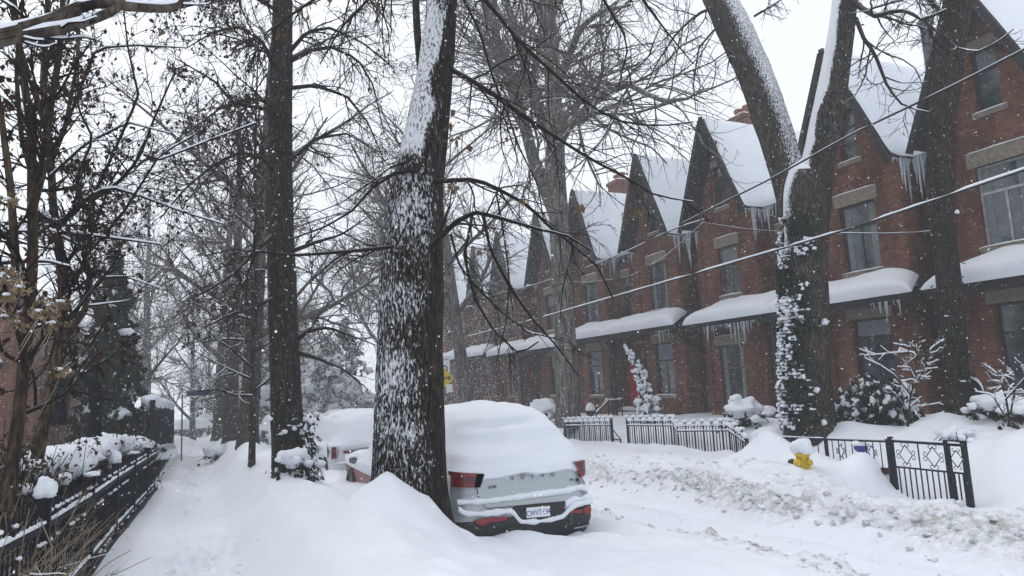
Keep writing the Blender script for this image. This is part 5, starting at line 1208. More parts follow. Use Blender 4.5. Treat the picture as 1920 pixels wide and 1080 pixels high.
for sx, M_ in ((0, 1),):
    n = 14; th = np.linspace(0, math.pi, n); hw = .36; prof = [(-hw, -.5)]+[(-hw*math.cos(t_), .45+.32*math.sin(t_)) for t_ in th]+[(hw, -.5)]
    V = [(c[0]+k_, c[1]+u_, c[2]+v_) for k_ in (0, .06) for u_, v_ in prof]; m_ = len(prof)
    b.add(V, [list(range(m_)), list(range(2*m_-1, m_-1, -1))]+[[i, m_+i, m_+(i+1) % m_, (i+1) % m_] for i in range(m_)])
b.build('leaf', M_DARKWOOD, T, smooth=False)
b = MB(); 
for k in range(7): u_ = -.3+.1*k; b.bar((c[0]-.02, c[1]+u_, c[2]-.5), (c[0]-.02, c[1]+u_, c[2]+.45+.28*math.sqrt(max(0, 1-(u_/.36)**2))), .02, .02)
b.build('bars', M_IRON, T, smooth=False)
b = MB(); q = np.array([(c[0]+.03, c[1]+u_, c[2]+v_+.02) for u_, v_ in prof[1:-1]]); b.tubes(q, np.full(len(q), .045)*np.sin(np.linspace(.3, 2.84, len(q))), 6); b.build('snow', M_SNOW, T)
# bent snowy conifer
cz = at(1218, 800, X=13.3)
T = conifer('small_conifer', (cz[0], cz[1], gz(cz[0], cz[1])), 2.6, .55, 101, 'small drooping conifer bent over by thick snow, before the dark porch', 'tree', 1.0, 1.3, 70, .09, 22, None, M_EVER, .04, (-.1, .95))
# rhododendron
c = at(1640, 800, X=13.2); T = thing('rhododendron', (c[0], c[1], gz(c[0], c[1])), 'wide evergreen bush with a snow puff on every leaf cluster, under the ground floor window', 'shrub'); rg = np.random.default_rng(110)
l, s, st = MB(), MB(), MB(); zc = gz(c[0], c[1])
for k in range(120):
    d = rg.normal(size=3); d[2] = abs(d[2])*.9; d /= np.linalg.norm(d); p = np.array((c[0], c[1], zc+.15))+d*np.array((.75, 1.05, .95))*rg.uniform(.55, 1)
    P = np.stack([p+rg.normal(size=(8, 3))*.03, p+rg.normal(size=(8, 3))*.03], 1); leaves(l, rg, P, 12, .14, .5); st.tubes(np.array([(c[0], c[1], zc-.1), (p+np.array((c[0], c[1], zc)))/2, p]), np.array([.02, .012, .007]), 5)
    if rg.random() < .75: q_ = rg.uniform(.035, .075); s.blob(p+rg.normal(size=3)*.03+(0, 0, .04), (q_, q_*rg.uniform(.7, 1.3), q_*rg.uniform(.8, 1.7)), k, .5, 1.6, 8)
l.build('foliage', M_EVER, T); st.build('stems', M_TWIG_DARK, T); s.build('snow', M_SNOW, T)
# thin snow-lined shrub
stems('snowy_sapling', at(1700, 790, X=12.6), 'thin sapling with every branch lined in snow, left of the arched gate', 'sapling', [
 pxX([(1702, 800, 12.6), (1706, 760, 12.6), (1708, 735, 12.6), (1735, 690, 12.5), (1745, 655, 12.5), (1770, 638, 12.4)], .022, .010),
 pxX([(1707, 740, 12.6), (1680, 705, 12.5), (1650, 685, 12.4), (1622, 672, 12.3)], .014, .007),
 pxX([(1735, 690, 12.5), (1712, 660, 12.5), (1680, 662, 12.5), (1640, 666, 12.4), (1612, 655, 12.4)], .012, .006),
 pxX([(1740, 670, 12.5), (1765, 660, 12.6), (1775, 640, 12.7)], .010, .006), pxX([(1700, 790, 12.6), (1715, 700, 12.7), (1722, 650, 12.8), (1735, 615, 12.8)], .012, .006),
 pxX([(1720, 720, 12.6), (1700, 680, 12.5), (1705, 645, 12.4), (1740, 635, 12.3)], .010, .005)],
 (60, 120, 90), M_BARK1, M_TWIG_SNOW, 111, 3.2, (.02, 0, 0), snowk=.9, rm=.005, snow_rmin=.003, ln=((.15, .4), (.3, .6), (.3, .6)))
stems('snowy_sapling', at(1890, 800, X=12.6), 'thin snow-lined shrub in front of the rightmost ground floor window', 'shrub', [
 pxX([(1895, 800, 12.2), (1885, 740, 12.3), (1870, 700, 12.4), (1840, 680, 12.4)], .018, .008), pxX([(1890, 800, 12.2), (1905, 720, 12.3), (1890, 670, 12.3)], .016, .007),
 pxX([(1890, 790, 12.2), (1860, 740, 12.3), (1830, 735, 12.4)], .012, .006), pxX([(1885, 750, 12.2), (1930, 700, 12.2), (1940, 640, 12.2)], .014, .006)],
 (40, 100, 60), M_BARK1, M_TWIG_SNOW, 112, 3.2, (.02, 0, 0), snowk=.9, rm=.005, snow_rmin=.003, ln=((.2, .45), (.3, .6), (.3, .6)))
def snow_bush(px, py, X, r, label, seed, hgt=1.0, twigs=60):
    c = at(px, py, X=X); zb = gz(c[0], c[1]); T = thing('snowy_bush', (c[0], c[1], zb), label, 'shrub', 'front yard bushes under snow'); rg = np.random.default_rng(seed)
    b0 = np.repeat([[c[0], c[1], zb]], twigs, 0)+rg.normal(size=(twigs, 3))*.05*(1, 1, 0); d = rg.normal(size=(twigs, 3)); d[:, 2] = abs(d[:, 2])+.3; d /= np.linalg.norm(d, axis=1, keepdims=True); tip = b0+d*r*1.15*np.array((1, 1, hgt))
    b = MB(); b.tubes(np.stack([b0, b0+d*r*.5+(0, 0, .08), tip-(0, 0, .1), tip-(0, 0, .25)], 1), np.tile([.01, .008, .006, .004], (twigs, 1)), 4); b.build('stems', M_TWIG_DARK, T)
    b = MB(); N = 260; P = np.stack([tip[rg.integers(0, twigs, N)]-(0, 0, .1), tip[rg.integers(0, twigs, N)]-(0, 0, .2)], 1); leaves(b, rg, P, N, .08, .8); b.build('foliage', M_HEDGE, T)
    b = MB(); b.blob((c[0], c[1], zb+r*.72*hgt), (r*.8, r*.85, r*.42), seed, .35, 1.8, 14)
    for k in range(7): q = tip[rg.integers(0, twigs)]; b.blob(q, (r*.22, r*.22, r*.17), k+seed, .3, 1.5, 8)
    b.build('snow', M_SNOW, T)
snow_bush(1395, 800, 12.4, .52, 'weeping shrub buried in a white hump, left of the forked tree', 120, 1.3)
snow_bush(1440, 790, 14.2, .35, 'low bush under snow between the white hump and the forked tree', 121, 1.0)
snow_bush(1870, 830, 13.6, .38, 'small knobbly bush with snow balls, right of the arched gate', 122, 1.1, 40)
snow_bush(1022, 770, 12.8, .7, 'pale snow-dusted bush left of the tall grey tree', 123, 1.2)
snow_bush(1800, 880, 12.2, .30, 'flattened dark bush poking through snow behind the iron gate', 124, .6, 30)
snow_bush(1912, 800, 13.5, .4, 'snow-heaped bush at the right picture edge', 125, .9, 30)
snow_bush(548, 900, at(548, 900, Y=11.9)[0], .34, 'small round bush capped by a snow dome at the foot of the straight trunk', 126, .75, 30)
snow_bush(405, 815, at(405, 815, Y=26)[0], .45, 'spiky snow-dusted bush at the foot of the leaning verge trunk', 127, .9, 30)
# snow heaped urn and railing by the steps
c = at(1107, 770, X=14.2); T = thing('urn', (c[0], c[1], c[2]-.3), 'dark urn with a pointed snow cap beside the porch steps', 'urn'); b = MB(); b.lathe((c[0], c[1], c[2]-.5), [(.1, 0), (.08, .2), (.18, .4), (.2, .5)], 14); b.build('bowl', M_IRON, T); b = MB(); b.blob((c[0], c[1], c[2]+.08), (.19, .19, .24), 3, .1, 1.2, 10, -.4); b.build('snow', M_SNOW, T)
T = thing('handrail', at(1140, 770, X=14.5), 'black step handrail topped with snow, left of the red door', 'railing'); b = MB(); q = [at(1118, 775, X=14), at(1140, 752, X=14.8), at(1165, 750, X=15.5)]
for p, r_ in zip(q[:-1], q[1:]): b.bar(p, r_, .05, .05); 
for p in q: b.bar(p, p-(0, 0, .8), .04, .04)
b.build('rail', M_IRON, T, smooth=False); s = MB(); snow_rail(s, q[0]+(0, 0, .04), q[1]+(0, 0, .04), .06, .09); snow_rail(s, q[1]+(0, 0, .04), q[2]+(0, 0, .04), .06, .09); s.build('snow', M_SNOW, T)
c = at(880, 690, X=12); 

# ------------------------------------------------------------------ signs
def text(s, size, loc, rot, mat, parent, name, ext=.003, align='CENTER', sx=1.0):
    cu = bpy.data.curves.new(name, 'FONT'); cu.body = s; cu.size = size; cu.extrude = ext; cu.align_x = align; cu.align_y = 'CENTER'
    o = bpy.data.objects.new(name, cu); COL.objects.link(o); bpy.context.view_layer.update()
    me = bpy.data.meshes.new_from_object(o.evaluated_get(bpy.context.evaluated_depsgraph_get())); bpy.data.objects.remove(o)
    o = bpy.data.objects.new(name, me); COL.objects.link(o); me.materials.clear(); me.materials.append(mat)
    o.parent = parent; off = np.zeros(3); p = parent
    while p is not None: off = off+np.array(p.location); p = p.parent
    o.location = tuple(np.array(loc)-off); o.rotation_euler = rot; o.scale = (sx, 1, 1); return o
FACE = (math.pi/2, 0, 0)          # reads from -Y
Ysg = 28.0; c = at(829, 692, Y=Ysg)
T = thing('traffic_sign', (c[0], Ysg, -.6), 'white 30 speed sign above a yellow diamond warning sign on a grey post', 'sign')
b = MB(); b.tubes(np.array([(c[0], Ysg+.06, -.8), (c[0], Ysg+.06, 3.6)]), np.array([.04, .04]), 10); b.build('post', M_POLE, T)
b = MB(); b.box((c[0]-.34, Ysg-.01, c[2]-.38), (c[0]+.34, Ysg+.01, c[2]+.55)); pl = b.build('speed_plate', M_SIGNW, T, smooth=False)
text('30', .56, (c[0]-.02, Ysg-.014, c[2]-.06), FACE, M_BLACKT, pl, 'number'); text('MAXIMUM', .12, (c[0], Ysg-.014, c[2]+.4), FACE, M_BLACKT, pl, 'lettering')
c2 = at(834, 709, Y=Ysg); b = MB(); h = .40
V = [(c2[0]+a_, Ysg-.03+k_, c2[2]+e_) for k_ in (0, .02) for a_, e_ in ((0, -h), (h, 0), (0, h), (-h, 0))]; b.add(V, np.array([[0, 1, 2, 3], [7, 6, 5, 4], [0, 4, 5, 1], [1, 5, 6, 2], [2, 6, 7, 3], [3, 7, 4, 0]])); dm = b.build('diamond_plate', M_YEL, T, smooth=False)
b = MB(); b.bar((c2[0]-.2, Ysg-.036, c2[2]), (c2[0]+.2, Ysg-.036, c2[2]), .008, .05)
for s_ in (-1, 1):
    for e_ in (-1, 1): b.bar((c2[0]+s_*.24, Ysg-.036, c2[2]), (c2[0]+s_*.14, Ysg-.036, c2[2]+e_*.08), .008, .045)
b.build('arrow', M_BLACKT, dm, smooth=False)
c3 = at(842, 728, Y=Ysg); b = MB(); b.box((c3[0]-.13, Ysg-.05, c3[2]-.17), (c3[0]+.13, Ysg-.035, c3[2]+.17)); b.build('small_plate', M_SIGNW, T, smooth=False)
b = MB(); b.bar((c3[0], Ysg-.03, c3[2]), (c[0], Ysg+.05, c3[2]), .02, .02); b.build('bracket', M_POLE, T, smooth=False)
Yb = 27.5; c = at(374, 737, Y=Yb); T = thing('street_name_sign', (-.75, Yb, -.6), 'small blue street name sign on a thin post left of the footpath', 'sign'); xp = at(341, 800, Y=Yb)[0]
b = MB(); b.tubes(np.array([(xp, Yb, -.8), (xp, Yb, c[2]+.2)]), np.array([.025, .025]), 8); b.build('post', M_POLE, T)
b = MB(); b.box((c[0]-.42, Yb-.01, c[2]-.09), (c[0]+.42, Yb+.01, c[2]+.09)); b.build('name_plate', M_SIGNB, T, smooth=False); b = MB(); b.bar((xp, Yb, c[2]), (c[0]-.42, Yb, c[2]), .03, .03); b.box((c[0]-.42, Yb-.008, c[2]-.125), (c[0]+.42, Yb+.008, c[2]-.091)); b.build('bracket', M_SIGNW, T, smooth=False)

# ------------------------------------------------------------------ overhead wires
def wire(pts, r, label, snow=0, seed=0):
    T = thing('overhead_wire', pts[0], label, 'cable', 'overhead wires'); q = resamp([[*p, r] for p in pts], 90)
    b = MB(); b.tubes(q[:, :3], q[:, 3], 6); b.build('cable', M_WIRE, T)
    if snow:
        nz = sstep(-.35, -.1, fbm(q[:, 1]*3+seed, q[:, 2]*3, 0, 2)); s = MB(); s.tubes(q[:, :3]+np.stack([0*nz, 0*nz, r+.35*snow*nz], -1), snow*.5*nz*(1+.4*fbm(q[:, 1]*9, 0*nz, 0, 2))+1e-4, 6); s.build('snow', M_SNOW, T)
W = lambda L: [at(a_, b_, X=c_) for a_, b_, c_ in L]
wire(W([(2100, 0, 10), (1920, 93, 10), (1800, 155, 10), (1600, 250, 10.2), (1450, 333, 10.4), (1280, 418, 10.6)]), .017, 'thick black cable crossing in front of the forked tree, upper of the two long ones', .012)
wire(W([(2100, 262, 9), (1920, 318, 9), (1600, 428, 9), (1280, 520, 9), (1000, 600, 9), (870, 633, 9.2)]), .014, 'long cable with a white line of snow, lower of the two crossing the houses', .034, 2)
wire(W([(1320, 412, 10.6), (1260, 430, 11), (1180, 470, 11.4), (1100, 502, 11.8), (1000, 535, 12.4), (900, 560, 13)]), .014, 'snowy cable sloping across the gables left of the cable knot', .026, 3)
wire(W([(1320, 418, 10.8), (1400, 430, 12), (1480, 436, 13.5), (1580, 440, 15.5)]), .009, 'thin service wire running level across the second gable', .012, 4)
wire(W([(1320, 416, 10.8), (1250, 480, 12), (1180, 520, 13.5), (1100, 530, 15), (1040, 525, 16.2)]), .009, 'thin sagging wire across the first floor windows', .016, 5)
wire(W([(1560, 437, 12.5), (1660, 438, 13.5), (1720, 436, 15), (1770, 430, 16.4)]), .009, 'thin snowy wire crossing between the forked tree and the black trunk', .016, 6)

# ------------------------------------------------------------------ cars
def outline(w_, y0, y1, c, n=7, bulge=.03):
    """rounded plan outline, counter-clockwise, starting at rear left"""
    pts = []
    cs = [(-w_+c, y0+c, math.pi, 1.5*math.pi), (w_-c, y0+c, 1.5*math.pi, 2*math.pi), (w_-c, y1-c, 0, .5*math.pi), (-w_+c, y1-c, .5*math.pi, math.pi)]
    for i, (cx, cy, a0, a1) in enumerate(cs):
        for k in range(n): a_ = a0+(a1-a0)*k/(n-1); pts.append((cx+c*math.cos(a_), cy+c*math.sin(a_)))
        # a few points along the following side
        nx_, ny = cs[(i+1) % 4][:2]; a_ = cs[(i+1) % 4][2]; e = (nx_+c*math.cos(a_), ny+c*math.sin(a_)); s_ = pts[-1]
        for k in range(1, 8): t = k/8; pts.append((s_[0]+(e[0]-s_[0])*t, s_[1]+(e[1]-s_[1])*t))
    return np.array(pts)
def loft(mb, levels, loc, cap=True, noise_=0, seed=0, close_bottom=True, res=1):
    """levels: z, half width, rear y, front y, corner"""
    G = []
    lv = np.array(levels, float)
    if res > 1:
        t = np.linspace(0, len(lv)-1, (len(lv)-1)*res+1); lv = np.stack([np.interp(t, np.arange(len(lv)), lv[:, c]) for c in range(5)], -1)
    for z, w_, y0, y1, c in lv:
        o = outline(w_, y0, y1, min(c, w_*.98, (y1-y0)*.49)); G.append(np.c_[o, np.full(len(o), z)])
    G = np.array(G)
    if noise_:
        d = G-np.array([0, (lv[:, 2]+lv[:, 3]).mean()/2, 0]); d = d/(np.linalg.norm(d, axis=2, keepdims=True)+1e-6)
        G = G+d*(noise_*fbm(G[..., 0]*1.9+seed, G[..., 1]*1.9, G[..., 2]*2.2, 3))[..., None]
    G = G+np.array(loc)
    mb.grid(G, close_u=True)
    if cap:
        k = G.shape[1]; mb.add(G[-1], np.arange(k)[None, :])
        if close_bottom: mb.add(G[0], np.arange(k)[None, ::-1])
    return G
def wheel(T, c, r=.34, side=-1):
    b = MB(); prof = [(r*.62, 0), (r*.93, 0), (r, .03), (r, .2), (r*.93, .22), (r*.62, .22)]
    if side < 0: prof = [(a_, h_) for a_, h_ in prof]
    b.lathe((c[0]+(0 if side < 0 else -.22), c[1], c[2]), prof, 28, axis=0); w_ = b.build('wheel', M_TYRE, T)
    b = MB(); b.lathe((c[0]+(.03 if side < 0 else -.03), c[1], c[2]), [(.02, 0), (r*.16, 0), (r*.17, .02)], 16, axis=0)
    for k in range(5):
        a_ = k*2*math.pi/5; x = c[0]+(.03 if side < 0 else -.03); b.bar((x, c[1], c[2]), (x, c[1]+r*.6*math.cos(a_), c[2]+r*.6*math.sin(a_)), .03, .07, up=(1, 0, 0))
    b.lathe((c[0]+(.01 if side < 0 else -.03), c[1], c[2]), [(r*.56, 0), (r*.63, 0), (r*.63, .03), (r*.56, .03)], 24, axis=0); b.build('rim', M_RIM, w_, smooth=False)
    b = MB(); an = np.linspace(-.1, math.pi+.1, 16); x = c[0]+(-.012 if side < 0 else .012); P = np.stack([np.full(16, x), c[1]+(r+.05)*np.cos(an), c[2]+(r+.05)*np.sin(an)], -1); b.tubes(P, np.full(16, .035), 6); b.build('wheel_arch', M_PLASTIC, T)
    b = MB(); P2 = P.copy(); b.lathe((c[0]+(-.002 if side < 0 else .002), c[1], c[2]), [(.0, 0), (r+.05, 0)], 24, axis=0); b.build('wheel_well', M_BLACKT, T)
def car(loc, L, w_, h, mat, label, seed, suv=True, snow_side=.5, group='cars parked along the kerb', detail=True, name='parked_car', facing=1, scale=1):
    """rear at loc, pointing +Y"""
    T = thing(name, loc, label, 'car', group); x, y, z = loc; W_ = w_/2
    sh = .96 if suv else .90            # shoulder height
    b = MB(); loft(b, [(.22, W_-.12, .12, L-.15, .3), (.30, W_-.04, .03, L-.05, .3), (.5, W_-.005, .0, L, .32), (.72, W_, .0, L-.02, .34), (sh-.06, W_-.02, .03, L-.12, .34), (sh, W_-.05, .05, L-.3, .34)], loc, res=3); b.build('body', mat, T)
    b = MB(); loft(b, [(sh-.01, W_-.07, .08, L-1.1, .3), (h-.22, W_-.20, .32, L-1.75, .35), (h-.06, W_-.28, .42, L-2.0, .4), (h, W_-.42, .6, L-2.2, .4)], loc, res=3); b.build('cabin', M_BLACKT, T)
    s = MB(); e = .05
    loft(s, [(sh-.02, W_-.01, .02, L-.15, .38), (sh+.07, W_-.0, -.0, L-.12, .4), (sh+.16, W_-.06, .03, L-.4, .5), (h-.30, W_-.12, .17, L-1.5, .5), (h-.05, W_-.20, .26, L-1.8, .5), (h+.09, W_-.30, .38, L-2.0, .5), (h+.17, W_-.45, .58, L-2.2, .45), (h+.20, W_-.62, .9, L-2.4, .25)], loc, noise_=.09, seed=seed, res=4); s.build('snow', M_SNOW, T)
    if snow_side:
        s = MB(); s.slab((x-W_-.02, y+.35, z+.75), (x-W_-.02, y+L-.3, z+.80), (x-W_-.02+.001, y+L-.3, z+sh+.1), (x-W_-.02+.001, y+.35, z+sh+.1), .05, .02, 20, 6, seed, 5); s.build('side_snow', M_SNOW, T)
    for wy in (.78, L-.85): wheel(T, (x-W_-.005, y+wy, z+.33), .33, -1); wheel(T, (x+W_+.005, y+wy, z+.33), .33, 1)
    b = MB(); my = L*.60; b.blob((x-W_-.11, y+my, z+sh+.08), (.09, .06, .075), 0, 0, 1, 10); b.bar((x-W_+.02, y+my, z+sh+.02), (x-W_-.1, y+my, z+sh+.05), .03, .03); m_ = b.build('mirror', mat if not suv else M_BLACKT, T)
    b = MB(); b.lathe((x-W_-.11, y+my-.062, z+sh+.08), [(.0, 0), (.066, 0), (.066, .02)], 16, axis=1); b.build('mirror_glass', M_METAL, m_)
    b = MB(); b.blob((x-W_-.11, y+my, z+sh+.15), (.09, .07, .035), 1, .2, 1.5, 8); b.build('snow', M_SNOW, m_)
    b = MB(); b.blob((x+W_+.11, y+my, z+sh+.08), (.09, .06, .075), 0, 0, 1, 10); b.build('mirror', mat if not suv else M_BLACKT, T)
    if detail:
        for s_ in (-1, 1):
            b = MB(); b.box((x+s_*(W_-.08)-.05, y-.012, z+.74), (x+s_*(W_-.08)+.05, y+.1, z+1.02)); b.build('tail_light', M_LAMPD, T, smooth=False)
        if L > 4.45: b = MB(); b.box((x-.62, y-.022, z+.86), (x+.62, y+.1, z+.915)); b.build('tail_strip', M_LAMPD, T, smooth=False)
        b = MB(); b.box((x-.55, y-.02, z+.40), (x+.55, y+.1, z+.58)); b.build('bumper_insert', M_PLASTIC, T, smooth=False)
        b = MB(); b.slab((x-W_+.1, y-.05, z+.62), (x+W_-.1, y-.05, z+.62), (x+W_-.1, y+.03, z+.62), (x-W_+.1, y+.03, z+.62), .06, .01, 16, 4, seed); b.build('bumper_snow', M_SNOW, T)
    return T
# --- the silver SUV, rear in detail
SX, SY, SZ = 3.52, 7.7, -.5
T = thing('parked_suv', (SX, SY, SZ), 'silver grey SUV parked beside the big plastered trunk, roof and rear window deep in snow', 'car', 'cars parked along the kerb')
L0, W_ = 4.4, .93
b = MB(); loft(b, [(.22, W_-.14, .16, L0-.2, .3), (.34, W_-.05, .04, L0-.05, .28), (.5, W_-.005, -.02, L0, .26), (.66, W_+.005, -.03, L0, .26), (.72, W_, -.01, L0-.02, .26), (.76, W_-.01, .015, L0-.04, .26), (.86, W_-.015, .02, L0-.1, .26), (.90, W_-.03, .045, L0-.12, .26), (1.0, W_-.04, .055, L0-.3, .24), (1.12, W_-.065, .09, L0-.9, .24)], (SX, SY, SZ), res=3)
body = b.build('body', M_SUV, T)
b = MB(); loft(b, [(1.10, W_-.09, .13, L0-1.0, .25), (1.42, W_-.2, .34, L0-1.7, .3), (1.60, W_-.28, .46, L0-1.95, .35), (1.66, W_-.42, .6, L0-2.1, .3)], (SX, SY, SZ), res=3); b.build('cabin', M_BLACKT, T)
# black lower bumper
b = MB(); loft(b, [(.18, W_-.16, .12, 1.2, .3), (.30, W_-.04, .0, 1.2, .28), (.44, W_+.005, -.045, 1.2, .27), (.58, W_+.012, -.05, 1.2, .27), (.60, W_+.005, -.03, 1.2, .27)], (SX, SY, SZ), res=2); bump = b.build('bumper', M_PLASTIC, T)
SP = lambda px, py, dy=-.02: at(px, py, Y=SY+dy)
def patch(mb, pts, dy, th=.02):
    P = [np.array(at(p[0], p[1], Y=SY)) for p in pts]; n = len(P); F_ = [p+(0, dy, 0) for p in P]; B_ = [p+(0, dy+th, 0) for p in P]
    c = sum(F_)/n
    mb.add(F_+B_, [list(range(n))[::-1], list(range(n, 2*n))]+[[i, (i+1) % n, n+(i+1) % n, n+i][::1] for i in range(n)])
# number plate recess, plate
b = MB(); patch(b, [(955, 958), (962, 949), (1000, 944), (1057, 939), (1053, 958), (1040, 968), (1000, 972), (968, 972)], -.052, .05); b.build('plate_recess', M_PLASTIC, T, smooth=False)
b = MB(); patch(b, [(983, 951), (1027, 947), (1027.5, 966), (983.5, 970)], -.062, .008); plt = b.build('number_plate', M_PLATE, T, smooth=False)
pc_ = np.array(at(1005.5, 959, Y=SY)); text('CWVT·544', .088, (pc_[0], SY-.0635, pc_[2]-.004), (math.pi/2, R(-.3), 0), M_BLUE, plt, 'lettering', .001, sx=.76)
for i, chx in enumerate('VOLVO'):
    q = at(963+i*19, 897.5-i*1.7, Y=SY); text(chx, .060, (q[0], SY+.030, q[2]), (math.pi/2-.1, 0, 0), M_BLACKT, body, 'badge_letter', .004)
q = at(925, 914, Y=SY); text('XC40', .042, (q[0], SY+.030, q[2]), (math.pi/2, 0, 0), M_BLACKT, body, 'badge_lettering', .004)
q = at(1077, 900, Y=SY); text('T4', .040, (q[0]-.02, SY+.035, q[2]), (math.pi/2, 0, 0), M_BLACKT, body, 'badge_lettering', .004)
b = MB(); patch(b, [(1083, 897), (1087, 897), (1087, 903), (1083, 903)], .03, .01); b.build('badge_block', M_BLACKT, T, smooth=False)
# tail lights: wrap round the corners
def taillight(pts_rear, s_):
    b = MB(); P = [np.array(at(p[0], p[1], Y=SY)) for p in pts_rear]; n = len(P)
    def wrap(p):     # push the outer end round the corner
        dx = max(0.0, abs(p[0]-SX)-(W_-.26)); return np.array((p[0], SY+.035+ .26-math.sqrt(max(0, .26**2-min(dx, .25)**2))-.03, p[2]))
    Fr = []
    for k in range(9):
        t = k/8; Fr.append([wrap(P[0]*(1-t)+P[1]*t), wrap(P[3]*(1-t)+P[2]*t)])
    G = np.array(Fr); B_ = G+(0, .06, 0)
    Q = np.concatenate([B_[:, :1], G[:, :1], G[:, 1:], B_[:, 1:]], 1); b.grid(Q); b.grid(Q[:, ::-1])
    o = b.build('tail_light', M_LAMP, T, smooth=False)
    b = MB(); G2 = G.copy(); m = .25; G2[:, 0], G2[:, 1] = G[:, 0]*(1-m)+G[:, 1]*m, G[:, 0]*m+G[:, 1]*(1-m); G2 = G2[2:7]+(0, -.004, 0); b.grid(G2); b.build('light_strip', M_LAMPD, o, smooth=False)
taillight([(849, 886), (909, 889), (901, 914), (853, 915)], -1); taillight([(1078, 866), (1106, 864), (1105, 890), (1092, 896)], 1)
b = MB(); patch(b, [(886, 974), (905, 970), (948, 967), (944, 974), (915, 978), (900, 984), (888, 980)], -.075, .03); b.build('reflector', M_LAMP, T, smooth=False)
b = MB(); patch(b, [(1064, 957), (1085, 953), (1085, 959), (1065, 961)], -.075, .03); b.build('reflector', M_LAMP, T, smooth=False)
b = MB(); q = at(1099, 955, Y=SY); b.lathe((q[0], SY-.035, q[2]), [(.0, -.01), (.045, -.008), (.055, .0), (.055, .04)], 20, axis=1); b.build('fog_light', M_LAMP, T)
b = MB(); b.bar(SP(908, 889)+(0, .075, 0), SP(903, 914)+(0, .06, 0), .006, .01); b.bar(SP(897, 916)+(0, .052, 0), SP(900, 938)+(0, .03, 0), .006, .008); b.bar(SP(1089, 897)+(0, .052, 0), SP(1090, 915)+(0, .04, 0), .006, .008); b.bar(SP(905, 948)-(0, .012, 0), SP(913, 953)-(0, .015, 0), .006, .008); b.bar(SP(913, 953)-(0, .015, 0), SP(1057, 940)-(0, .02, 0), .006, .008); b.build('panel_gap', M_BLACKT, T, smooth=False)
b = MB(); b.tubes(np.array([SP(1073, 990)-(0, .03, 0), SP(1100, 985)-(0, .02, 0)]), np.array([.01, .01]), 6); b.build('exhaust_trim', M_CHROME, T)
# snow ledges on the rear
def ledge(pts, r, dy, seed, dz=0, tall=1.0):
    P = np.array([np.array(at(p[0], p[1], Y=SY))+(0, dy, dz) for p in pts]); q = resamp(np.c_[P, np.full(len(P), r)], 60); nz = 1+.8*fbm(q[:, 0]*9+seed, q[:, 2]*2, 0, 3)
    G = []; an = np.linspace(0, 2*math.pi, 10, endpoint=False)
    for (x, y, z, rr), k in zip(q, nz): G.append(np.stack([x+0*an, y+.020*k*np.cos(an), z+rr*k*tall*np.sin(an)], -1))
    b = MB(); G = np.array(G); b.grid(G, close_u=True); b.add(G[0], np.arange(10)[None, ::-1]); b.add(G[-1], np.arange(10)[None, :]); return b
b = ledge([(858, 942), (905, 941), (960, 934), (1010, 927), (1060, 921), (1092, 912), (1102, 918)], .034, .015, 1); b.build('snow', M_SNOW, T)
b = ledge([(856, 953), (870, 962), (905, 962), (940, 958), (956, 957), (964, 966), (972, 977), (1000, 977), (1030, 973), (1052, 967), (1062, 955), (1075, 945), (1106, 938)], .030, -.055, 4); b.build('snow', M_SNOW, T)
b = ledge([(1058, 946), (1075, 937), (1095, 935), (1107, 930)], .048, -.02, 6); b.build('snow', M_SNOW, T)
# snow blanket
s = MB()
G = loft(s, [(1.03, W_-.06, .07, L0-.5, .24), (1.06, W_-.02, .02, L0-.3, .26), (1.14, W_-.0, .03, L0-.3, .30), (1.27, W_-.04, .12, L0-1.1, .34), (1.45, W_-.12, .26, L0-1.5, .36), (1.60, W_-.19, .33, L0-1.7, .38), (1.72, W_-.27, .38, L0-1.9, .4), (1.80, W_-.36, .50, L0-2.0, .45), (1.86, W_-.52, .68, L0-2.1, .4), (1.885, W_-.7, .95, L0-2.3, .2)], (0, 0, 0), cap=False, res=6)
s = MB(); Gd = G.copy()
c_ = np.array((0, 2.0, 1.2)); d = G-c_; d /= np.linalg.norm(d, axis=2, keepdims=True)
rear = sstep(.8, .0, G[..., 1])
dent = np.exp(-((G[..., 0]+.02)/.42)**2-((G[..., 2]-(1.665+.10*G[..., 0]))/.045)**2)*rear
shelf = .05*np.exp(-((G[..., 2]-1.56)/.06)**2)*rear*np.exp(-((G[..., 0])/.6)**2)
low = 1-sstep(1.03, 1.12, G[..., 2]); jag = low*.08*fbm(G[..., 0]*9, G[..., 1]*3+4, 0, 3)
Gd = G+d*(.075*fbm(G[..., 0]*1.6, G[..., 1]*1.6, G[..., 2]*1.9, 3)+.030*fbm(G[..., 0]*5, G[..., 1]*5, G[..., 2]*6, 3)-.15*dent+shelf*1.6+.03*np.exp(-((G[..., 2]-1.33-.05*np.sin(G[..., 0]*4))/.05)**2)*rear)[..., None]
Gd[..., 2] += jag*1.0+low*(-.03*np.clip(-G[..., 0]-.4, 0, 1)*2)
Gd = Gd+np.array((SX, SY, SZ)); s.grid(Gd, close_u=True); k = Gd.shape[1]; s.add(Gd[-1], np.arange(k)[None, :]); s.add(Gd[0], np.arange(k)[None, ::-1]); s.build('roof_snow', M_SNOW, T)
s = MB(); s.slab((SX-W_-.005, SY+.10, SZ+.62), (SX-W_-.005, SY+L0-.4, SZ+.75), (SX-W_+.02, SY+L0-.4, SZ+1.12), (SX-W_+.02, SY+.10, SZ+1.12), .045, .02, 24, 8, 3, 5); s.build('side_snow', M_SNOW, T)
for wy in (.72, 3.45): wheel(T, (SX-W_-.012, SY+wy, SZ+.36), .37, -1); wheel(T, (SX+W_+.012, SY+wy, SZ+.36), .37, 1)
